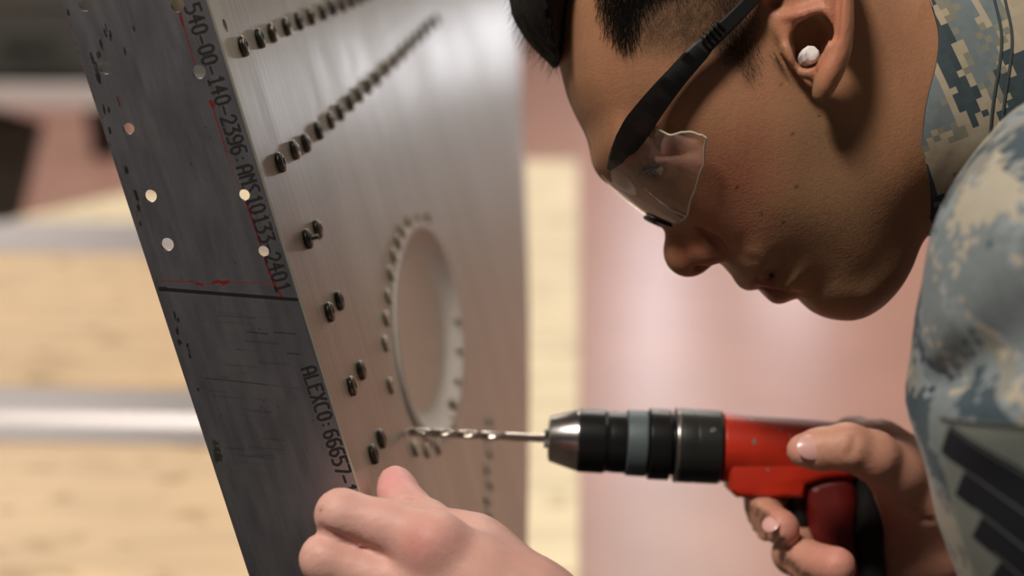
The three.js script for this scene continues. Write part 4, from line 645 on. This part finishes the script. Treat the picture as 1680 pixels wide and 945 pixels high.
{
  const [mn, mx] = boundsOf([B.neck, B.chest, B.belly, B.hip, B.lSh, B.rSh, B.lEl, B.rEl, B.lWr, B.rWr], 0.16), g = fieldMesh(mn, mx, 0.0062, jacket);
  const coat = part('uniform_jacket', boxUV(g, CAMO_M, 0.5), camo, person, 'grey, tan and slate camouflage jacket');
  // stand collar: a rolled band round the neck, open at the throat
  const axis = B.chest.clone().sub(B.neck).normalize();
  const cc = headW(hx(1625), hy(150), 0), ax = V(1, -0.02, 0).transformDirection(toWorldHead), u = V(0, 1, 0).transformDirection(toWorldHead), w = V(0, 0, 1).transformDirection(toWorldHead);
  const ringPt = (t, s, off) => { // t: round the neck, s: 0 at the free edge to 1 at the seam
    const c = Math.cos(t), n = Math.sin(t), ry = lerp(0.0655, 0.074, s) + off, rz = lerp(0.0655, 0.078, s) + off, edge = -0.043 + 0.006 * Math.sin(t * 2 + 0.6) * 0.6 + (n < 0 ? 0.004 * n : 0) + 0.0012 * Math.sin(t * 9);
    const along = lerp(edge, 0.036, s); return cc.clone().addScaledVector(ax, along).addScaledVector(u, n * ry + 0.0015 * Math.sin(t * 7 + s * 3)).addScaledVector(w, c * rz); };
  const NT = 120, prof = []; for (let k = 0; k <= 14; k++) prof.push([k / 14, 0.0018]); for (let k = 14; k >= 0; k--) prof.push([k / 14, -0.0018]);
  const pos = [], ind = [], m = prof.length, a0 = -Math.PI / 2 + 0.35, a1 = Math.PI * 1.5 - 0.35;
  for (let i = 0; i <= NT; i++) prof.forEach(([s, o]) => { const v = ringPt(lerp(a0, a1, i / NT), s, o * (s < 0.04 ? 0.5 : 1)); pos.push(v.x, v.y, v.z); });
  for (let i = 0; i < NT; i++) for (let k = 0; k < m; k++) { const a = i * m + k, b = i * m + (k + 1) % m; ind.push(a, b, a + m, b, b + m, a + m); }
  const cg = new THREE.BufferGeometry(); cg.setAttribute('position', new THREE.BufferAttribute(new Float32Array(pos), 3)); cg.setIndex(ind); cg.computeVertexNormals();
  for (const s of [0.33, 0.385]) part('collar_seam', tubeAlong(Array.from({ length: 81 }, (_, i) => ringPt(lerp(a0, a1, i / 80), s, 0.0018)), 0.0007, 160, 6), std(0x3a4548, 0.95), coat, 'stitched ridge along the collar');
  const fine = camo.clone(); fine.map = collarTex;
  const col = part('collar', boxUV(cg, 0.43, 1.15), fine, coat, 'upright collar');
}
{
  // trousers and boots
  const T = [capsule(B.hip, B.lHip, 0.135, 0.11), capsule(B.hip, B.rHip, 0.135, 0.11), capsule(B.lHip, B.lKn, 0.105, 0.08), capsule(B.rHip, B.rKn, 0.105, 0.08), capsule(B.lKn, B.lAn, 0.08, 0.062), capsule(B.rKn, B.rAn, 0.08, 0.062)];
  const [mn, mx] = boundsOf([B.hip, B.lHip, B.rHip, B.lKn, B.rKn, B.lAn, B.rAn], 0.15), f = blend(T, 0.03);
  part('uniform_trousers', boxUV(fieldMesh(mn, mx, 0.011, (x, y, z) => Math.min(f(x, y, z) + fold(x, y, z), y - 0.11)), CAMO_M, 0.3), camo, person, 'grey camouflage trousers');
  for (const an of [B.lAn, B.rAn]) {
    const b = blend([capsule(an.clone().setY(0.16), an.clone().setY(0.07), 0.056, 0.052), capsule(V(an.x + 0.04, 0.045, an.z), V(an.x - 0.15, 0.045, an.z), 0.045, 0.042)], 0.03);
    const boot = part('boot', fieldMesh([an.x - 0.24, 0.012, an.z - 0.09], [an.x + 0.14, 0.24, an.z + 0.09], 0.007, (x, y, z) => Math.min(b(x, y, z), y - 0.04)), std(0x6e6f62, 0.85), person, 'sage green boot');
    part('sole', rbox(an.x - 0.2, an.x + 0.09, 0.0165, 0.042, an.z - 0.047, an.z + 0.047, 0.012), std(0x2a2a28, 0.8), boot);
  }
}
{
  // rank patch: dark stripes sewn on the sleeve; it follows the cloth
  const S0 = J(1868, 640, 0.628), along = B.lEl.clone().sub(S0).normalize(), toL = RIGHT.clone().negate(), front = FWD.clone().negate();
  const W2 = 512, H2 = 512, cv = document.createElement('canvas'); cv.width = W2; cv.height = H2; const g = cv.getContext('2d');
  g.fillStyle = '#7c8480'; g.fillRect(0, 0, W2, H2);
  g.lineCap = 'butt';
  for (let k = 0; k < 6; k++) { const y = 36 + k * 78; g.strokeStyle = '#0d1420'; g.lineWidth = 64; g.beginPath(); g.moveTo(16 + k * 17, y); g.quadraticCurveTo(150, y + 74, 256, y + 196); g.quadraticCurveTo(362, y + 74, 496 - k * 17, y); g.stroke(); g.strokeStyle = '#6f7878'; g.lineWidth = 3; g.beginPath(); g.moveTo(16 + k * 17, y - 31); g.quadraticCurveTo(150, y + 43, 256, y + 165); g.quadraticCurveTo(362, y + 43, 496 - k * 17, y - 31); g.stroke(); }
  const im = g.getImageData(0, 0, W2, H2).data, tex = texture(W2, H2, (x, y) => { const i = 4 * ((H2 - 1 - y) * W2 + x), s = (hash(x >> 1, y >> 1, 4) - 0.5) * 12; return [clamp(im[i] + s, 0, 255), clamp(im[i + 1] + s, 0, 255), clamp(im[i + 2] + s, 0, 255)]; });
  const NU = 48, NV = 40, pos = [], uv = [], ind = [];
  const hit = (ang, h, lift) => { const c = S0.clone().addScaledVector(along, h), d = toL.clone().multiplyScalar(Math.cos(ang)).addScaledVector(front, Math.sin(ang)); let lo = 0, hi = 0.14; for (let i = 0; i < 26; i++) { const m = (lo + hi) / 2, p = c.clone().addScaledVector(d, m); jacket(p.x, p.y, p.z) > 0 ? lo = m : hi = m; } return c.addScaledVector(d, lo + lift); };
  for (const lift of [0.0016, -0.001]) for (let j = 0; j <= NV; j++) for (let i = 0; i <= NU; i++) { const p = hit(0.30 + 1.75 * i / NU, lerp(0.008, 0.105, j / NV), lift); pos.push(p.x, p.y, p.z); uv.push(i / NU, 1 - j / NV); }
  const M = (NU + 1) * (NV + 1), id = (l, i, j) => l * M + j * (NU + 1) + i;
  for (let j = 0; j < NV; j++) for (let i = 0; i < NU; i++) { ind.push(id(0, i, j), id(0, i, j + 1), id(0, i + 1, j), id(0, i + 1, j), id(0, i, j + 1), id(0, i + 1, j + 1)); ind.push(id(1, i, j), id(1, i + 1, j), id(1, i, j + 1), id(1, i + 1, j), id(1, i + 1, j + 1), id(1, i, j + 1)); }
  for (let i = 0; i < NU; i++) for (const j of [0, NV]) ind.push(id(0, i, j), id(1, i, j), id(0, i + 1, j), id(0, i + 1, j), id(1, i, j), id(1, i + 1, j));
  for (let j = 0; j < NV; j++) for (const i of [0, NU]) ind.push(id(0, i, j), id(0, i, j + 1), id(1, i, j), id(1, i, j), id(0, i, j + 1), id(1, i, j + 1));
  const pg = new THREE.BufferGeometry(); pg.setAttribute('position', new THREE.BufferAttribute(new Float32Array(pos), 3)); pg.setAttribute('uv', new THREE.BufferAttribute(new Float32Array(uv), 2)); pg.setIndex(ind); pg.computeVertexNormals();
  part('rank_patch', pg, std(0xffffff, 0.9, 0, { map: tex }), person, 'dark blue striped rank patch on the sleeve');
}

// ------------------------------------------------------------------ safety glasses
{
  const t = thing('safety_glasses', 'clear wraparound safety glasses with black side arms on the face of the man', 'glasses', headW(hx(1043), hy(331), 0));
  const f = V(-0.616, -0.788, 0), up = V(-0.788, 0.616, 0), o = V(hx(1041), hy(329), 0);            // in the head's frame: forward, up, middle of the front
  const back = (w) => 0.034 * Math.pow(Math.abs(w) / 0.066, 2.3);
  const curve = (pts) => (w) => { const a = Math.abs(w); for (let i = 0; i + 1 < pts.length; i++) if (a <= pts[i + 1][0]) { const u = (a - pts[i][0]) / (pts[i + 1][0] - pts[i][0]); return lerp(pts[i][1], pts[i + 1][1], u * u * (3 - 2 * u) * 0.5 + u * 0.5); } return pts[pts.length - 1][1]; };
  const top = curve([[0, 0.0188], [0.03, 0.0187], [0.05, 0.0172], [0.058, 0.0145], [0.0605, 0.006], [0.063, 0.0042], [0.0655, 0.0012], [0.067, -0.004]]), bot = curve([[0, -0.008], [0.006, -0.0105], [0.013, -0.019], [0.020, -0.0212], [0.030, -0.0215], [0.045, -0.0172], [0.058, -0.0125], [0.067, -0.006]]);
  const pt = (w, v, off = 0) => { const bow = 0.0022 * (1 - (v / 0.02) ** 2), dBdw = 0.034 * 2.3 * Math.pow(Math.abs(w) / 0.066, 1.3) / 0.066 * Math.sign(w), nl = Math.hypot(1, dBdw); return headW(...o.clone().addScaledVector(f, -back(w) + bow + off / nl).addScaledVector(up, v).add(V(0, 0, w + off * dBdw / nl)).toArray()); };
  const NW = 96, NVv = 22, pos = [], ind = [];
  for (const off of [0, -0.0018]) for (let i = 0; i <= NW; i++) for (let j = 0; j <= NVv; j++) { const q = (i / NW * 2 - 1), w = 0.067 * Math.sign(q) * (1 - Math.pow(1 - Math.abs(q), 1.35)), p = pt(w, lerp(bot(w), top(w), j / NVv), off); pos.push(p.x, p.y, p.z); }
  const M = (NW + 1) * (NVv + 1), id = (l, i, j) => l * M + i * (NVv + 1) + j;
  for (let i = 0; i < NW; i++) for (let j = 0; j < NVv; j++) { ind.push(id(0, i, j), id(0, i + 1, j), id(0, i, j + 1), id(0, i + 1, j), id(0, i + 1, j + 1), id(0, i, j + 1)); ind.push(id(1, i, j), id(1, i, j + 1), id(1, i + 1, j), id(1, i + 1, j), id(1, i, j + 1), id(1, i + 1, j + 1)); }
  const sheet = new THREE.BufferGeometry(); sheet.setAttribute('position', new THREE.BufferAttribute(new Float32Array(pos.slice(0, M * 3)), 3)); sheet.setIndex(ind.filter((_, k) => k % 12 < 6)); sheet.computeVertexNormals();
  // the pane itself is a thin sheet; its polished rim is solid plastic
  part('lens', sheet, new THREE.MeshPhysicalMaterial({ color: 0xf3f1ea, transmission: 0.96, thickness: 0, roughness: 0.03, ior: 2.1, specularIntensity: 1 }), t, 'clear curved lens');
  const rimPts = []; for (let i = 0; i <= 60; i++) { const w = 0.067 * (1 - Math.pow(1 - i / 60, 1.2)); rimPts.push([w, bot(w)]); } for (let j = 1; j < 6; j++) rimPts.push([0.067, lerp(bot(0.067), top(0.067), j / 6)]); for (let i = 60; i >= 0; i--) { const w = 0.067 * (1 - Math.pow(1 - i / 60, 1.2)); if (w > 0.052) rimPts.push([w, top(w)]); }
  for (const s of [1, -1]) part('lens_edge', tubeAlong(rimPts.map(([w, v]) => pt(w * s, v, -0.0005)), 0.00055, 200, 6), std(0xe6e2d6, 0.15, 0, { transmission: 0.5, thickness: 0 }), t, 'polished edge of the lens');
  // brow bar and side arms
  const armMat = std(0x0b0c0d, 0.42), bar = [], key = (px, py, w, h) => [hx(px, w - 0.002), hy(py, w - 0.002), w - 0.002, h];
  const K = [key(1001, 274, 0.024, 0.0012), key(1012, 258, 0.036, 0.0034), key(1030, 232, 0.048, 0.0056), key(1047, 206, 0.0575, 0.0062), key(1072, 172, 0.0655, 0.0055), key(1110, 126, 0.0725, 0.0046), key(1147, 85, 0.0765, 0.0042), key(1160, 72, 0.0775, 0.0034), key(1200, 34, 0.0795, 0.0031), key(1245, -12, 0.0805, 0.0029), key(1330, -95, 0.0785, 0.0028), key(1400, -120, 0.074, 0.003)];
  for (const s of [1, -1]) {
    const pts = K.map(([x, y, w]) => V(x, y, w * s)), c = new THREE.CatmullRomCurve3(pts, false, 'centripetal'), n = 120, P = [], I = [], prof = [[-1, 0.6], [-0.75, 1], [0.75, 1], [1, 0.6], [1, -0.6], [0.75, -1], [-0.75, -1], [-1, -0.6]];
    for (let i = 0; i <= n; i++) { const u = i / n, p = c.getPoint(u), tn = c.getTangent(u), q = u * (K.length - 1), k = Math.min(K.length - 2, Math.floor(q)), h = lerp(K[k][3], K[k + 1][3], q - k), side = V(tn.y, -tn.x, 0).normalize(), out = tn.clone().cross(side).normalize();
      for (const [a, b] of prof) { const v = p.clone().addScaledVector(side, a * h).addScaledVector(out, b * 0.0017); const wv = headW(v.x, v.y, v.z); P.push(wv.x, wv.y, wv.z); } }
    for (let i = 0; i < n; i++) for (let k = 0; k < 8; k++) { const a = i * 8 + k, b = i * 8 + (k + 1) % 8; I.push(a, a + 8, b, b, a + 8, b + 8); }
    for (const e of [0, n * 8]) for (let k = 1; k < 7; k++) I.push(e, e + k, e + k + 1);
    const g = new THREE.BufferGeometry(); g.setAttribute('position', new THREE.BufferAttribute(new Float32Array(P), 3)); g.setIndex(I);
    const arm = part('side_arm', toCreasedNormals(g, 0.6), armMat, t, 'black side arm');
    // raised grip ribs on the arm
    if (s > 0) for (let i = 0; i < 5; i++) { const px = 1152 + i * 6.5, py = 64 - i * 6.2; part('grip_rib', tubeAlong([headW(hx(px - 4, 0.0792), hy(py - 6, 0.0792), 0.0792), headW(hx(px + 2, 0.0798), hy(py, 0.0798), 0.0798), headW(hx(px + 9, 0.0792), hy(py + 8, 0.0792), 0.0792)], 0.0006, 8, 6), armMat, arm); }
  }
  part('nose_piece', tubeAlong([pt(0.013, -0.0195, 0.0004), pt(0.007, -0.0115, 0.001), pt(0, -0.0085, 0.0012), pt(-0.007, -0.0115, 0.001), pt(-0.013, -0.0195, 0.0004), pt(-0.02, -0.0217, 0.0002)], 0.0009, 40, 8), std(0x0a0a0a, 0.4), t, 'black nose piece');
}
// ------------------------------------------------------------------ earplug
{
  const c = headW(hx(1328, 0.074), hy(91, 0.074), 0.074), ax = V(0.1, 0.08, 1).normalize().transformDirection(toWorldHead), t = thing('earplug', 'white foam earplug in the ear of the man', 'earplug', c);
  const g = new THREE.LatheGeometry([[0, -0.012], [0.0032, -0.011], [0.0036, -0.003], [0.0039, 0.001], [0.0037, 0.0022], [0.0028, 0.003], [0, 0.0031]].map(([x, y]) => new THREE.Vector2(x, y)), 9);
  g.applyQuaternion(new THREE.Quaternion().setFromUnitVectors(V(0, 1, 0), ax)); g.translate(c.x, c.y, c.z); part('foam_plug', toCreasedNormals(g, 0.9), std(0xe4e2e4, 0.7), t);
}
// ------------------------------------------------------------------ pneumatic drill
{
  const tip = onSkin(665, 708), dep = tip.clone().sub(CAM).dot(FWD), rear = at(1420, 745.5, dep + 0.002), ax = rear.clone().sub(tip).normalize(), SC = dep / FPX;
  const up = UP.clone().addScaledVector(ax, -UP.dot(ax)).normalize(), out = ax.clone().cross(up);      // out: towards or away from the camera
  const t = thing('pneumatic_drill', 'red pistol-grip air drill with black chuck and twist bit', 'drill', tip.clone().addScaledVector(ax, 640 * SC));
  const X = (px) => (px - 665) * SC, M = basis(ax, up, out, tip), turnLathe = (pts, seg = 48) => new THREE.LatheGeometry(pts.map(([px, r]) => new THREE.Vector2(r * SC, X(px))), seg).applyMatrix4(new THREE.Matrix4().makeBasis(up.clone().negate(), ax, out).setPosition(tip));
  const steel = std(0x55585b, 0.3, 0.9), black = std(0x2c2e30, 0.33, 0.7), grey = std(0x5c6a70, 0.5, 0.35), bright = std(0xb8b8ba, 0.22, 1);
  // twist bit: two lands wound round the core
  { const NL = 260, NA = 24, L = X(902), flute = X(832), P = [], I = [], R0 = 6.6 * SC; for (let i = 0; i <= NL; i++) { const x = L * i / NL, point = clamp(x / (7 * SC), 0.02, 1), fl = 1 - sstep(flute - 0.004, flute + 0.002, x), tw = x / 0.0235 * Math.PI * 2; for (let k = 0; k < NA; k++) { const a = k / NA * Math.PI * 2, g = Math.abs(Math.cos(a - tw)), r = R0 * point * (1 - fl * 0.42 * (1 - sstep(0.25, 0.62, g))); const v = V(x, r * Math.sin(a), r * Math.cos(a)).applyMatrix4(M); P.push(v.x, v.y, v.z); } }
    for (let i = 0; i < NL; i++) for (let k = 0; k < NA; k++) { const a = i * NA + k, b = i * NA + (k + 1) % NA; I.push(a, b, a + NA, b, b + NA, a + NA); }
    const g = new THREE.BufferGeometry(); g.setAttribute('position', new THREE.BufferAttribute(new Float32Array(P), 3)); g.setIndex(I); g.computeVertexNormals(); part('drill_bit', g, std(0xe4e0d8, 0.16, 1), t, 'bright twisted bit'); }
  part('chuck_nose', turnLathe([[905, 0], [900, 10], [900, 30], [902, 37], [946, 50.5], [948, 50]]), bright, t, 'bright tapered nose of the chuck');
  for (let k = 0; k < 3; k++) { const a = k * 2.094 + 0.5, g = rbox(X(893), X(903), 3 * SC, 15 * SC, -5 * SC, 5 * SC, 0.0004); g.applyMatrix4(new THREE.Matrix4().makeRotationX(a)); g.applyMatrix4(M); part('chuck_jaw', g, steel, t); }
  part('chuck_sleeve', turnLathe([[947, 48], [948, 51], [950, 52], [990, 52.5], [992, 52], [994, 49.5], [1002, 49.5], [1004, 50.5], [1026, 50.5], [1027, 49]]), black, t, 'black chuck sleeve');
  part('chuck_ring', turnLathe([[1027, 48], [1028, 53], [1030, 54], [1058, 54.5], [1061, 53.5], [1062, 48]]), grey, t, 'blue-grey ring');
  part('chuck_collar', turnLathe([[1062, 46], [1064, 57], [1066, 58.5], [1096, 58.5], [1099, 57.5], [1101, 50], [1106, 50]]), black, t, 'black collar');
  part('gear_housing', turnLathe([[1113, 58], [1114, 60.8], [1138, 60.8], [1139, 60], [1142, 60], [1143, 60.8], [1178, 60.6], [1182, 59.5], [1183, 50]]), std(0x3a3c3c, 0.36, 0.65), t, 'dark gear housing');
  part('steel_ring', turnLathe([[1104, 48], [1106, 59], [1108, 61.5], [1112, 61.5], [1113.5, 60], [1113.5, 50]]), std(0x9a9a9c, 0.3, 0.95), t, 'bright ring at the front of the housing');
  { const g = new THREE.TorusGeometry(3.4 * SC, 0.8 * SC, 8, 18); const p = tip.clone().addScaledVector(ax, X(1163)); const dir = out.clone().multiplyScalar(out.dot(FWD) < 0 ? 1 : -1).multiplyScalar(Math.cos(0.55)).addScaledVector(up, Math.sin(0.55)); g.applyQuaternion(new THREE.Quaternion().setFromUnitVectors(V(0, 0, 1), dir)); p.addScaledVector(dir, 60.6 * SC); g.translate(p.x, p.y, p.z); part('setting_mark', g, bright, t); }
  // red body with chipped paint
  const R = rng(12), chips = []; for (let i = 0; i < 46; i++) chips.push([R() * 512, R() * 512, 1 + R() * R() * 6, R() * 3.1]);
  const paint = texture(512, 512, (x, y) => { let c = [184, 42, 18]; const n = fbm(x / 60, y / 60, 3, 3) - 0.5; c = [c[0] + 26 * n, c[1] + 12 * n, c[2] + 6 * n]; for (const [cx, cy, r, a] of chips) { const dx = x - cx, dy = y - cy, u = dx * Math.cos(a) + dy * Math.sin(a), v = -dx * Math.sin(a) + dy * Math.cos(a); if (u * u / 4 + v * v < r * r * (0.6 + 0.8 * hash(x >> 2, y >> 2))) c = [104, 122, 116]; } return c; }, { repeat: true });
  const red = std(0xffffff, 0.42, 0, { map: paint, clearcoat: 0.25, clearcoatRoughness: 0.3 });
  const barrel = turnLathe([[1184, 44], [1184, 55], [1187, 57], [1300, 54], [1390, 50], [1412, 46], [1424, 34], [1428, 0]]);
  part('motor_barrel', boxUV(barrel, 0.12), red, t, 'red painted barrel');
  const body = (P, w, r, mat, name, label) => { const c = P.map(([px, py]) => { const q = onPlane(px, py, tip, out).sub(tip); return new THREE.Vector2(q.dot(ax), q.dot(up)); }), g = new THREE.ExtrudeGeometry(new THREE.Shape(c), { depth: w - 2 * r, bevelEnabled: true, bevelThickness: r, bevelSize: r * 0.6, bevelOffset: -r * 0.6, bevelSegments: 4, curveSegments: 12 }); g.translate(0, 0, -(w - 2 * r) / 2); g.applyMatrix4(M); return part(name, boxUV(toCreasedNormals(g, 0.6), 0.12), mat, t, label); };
  body([[1187, 748], [1420, 752], [1420, 775], [1345, 783], [1316, 792], [1312, 813], [1204, 812], [1192, 801]], 0.03, 0.005, red, 'lower_housing', 'red lower housing with chipped corners');
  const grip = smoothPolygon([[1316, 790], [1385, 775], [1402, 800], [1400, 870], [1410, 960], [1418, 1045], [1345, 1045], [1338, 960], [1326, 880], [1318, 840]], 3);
  body(grip, 0.024, 0.009, std(0x5e0f0b, 0.5), 'pistol_grip', 'pistol grip, its red darkened to stand for shade');  // shade on the grip is put into its darker red
  body(smoothPolygon([[1392, 770], [1425, 775], [1446, 830], [1448, 900], [1452, 960], [1456, 1045], [1412, 1045], [1406, 960], [1397, 880], [1399, 810]], 3), 0.026, 0.009, std(0x111111, 0.8), 'grip_shade', 'added black piece standing for the shade behind the grip');  // black piece added for the shaded gap between grip and palm
  body([[1296, 806], [1318, 806], [1322, 850], [1312, 880], [1302, 866], [1296, 836]], 0.014, 0.003, std(0x131313, 0.5), 'trigger', 'black trigger');
  { const c = tip.clone().addScaledVector(ax, X(1395)).addScaledVector(up, -330 * SC), g = new THREE.LatheGeometry([[0, -0.02], [0.009, -0.02], [0.009, 0.004], [0.0125, 0.005], [0.0125, 0.02], [0, 0.02]].map(([x, y]) => new THREE.Vector2(x, y)), 24).translate(c.x, c.y, c.z); part('air_fitting', g, bright, t, 'brass air fitting under the grip'); }
}
renderer.render(scene, camera);
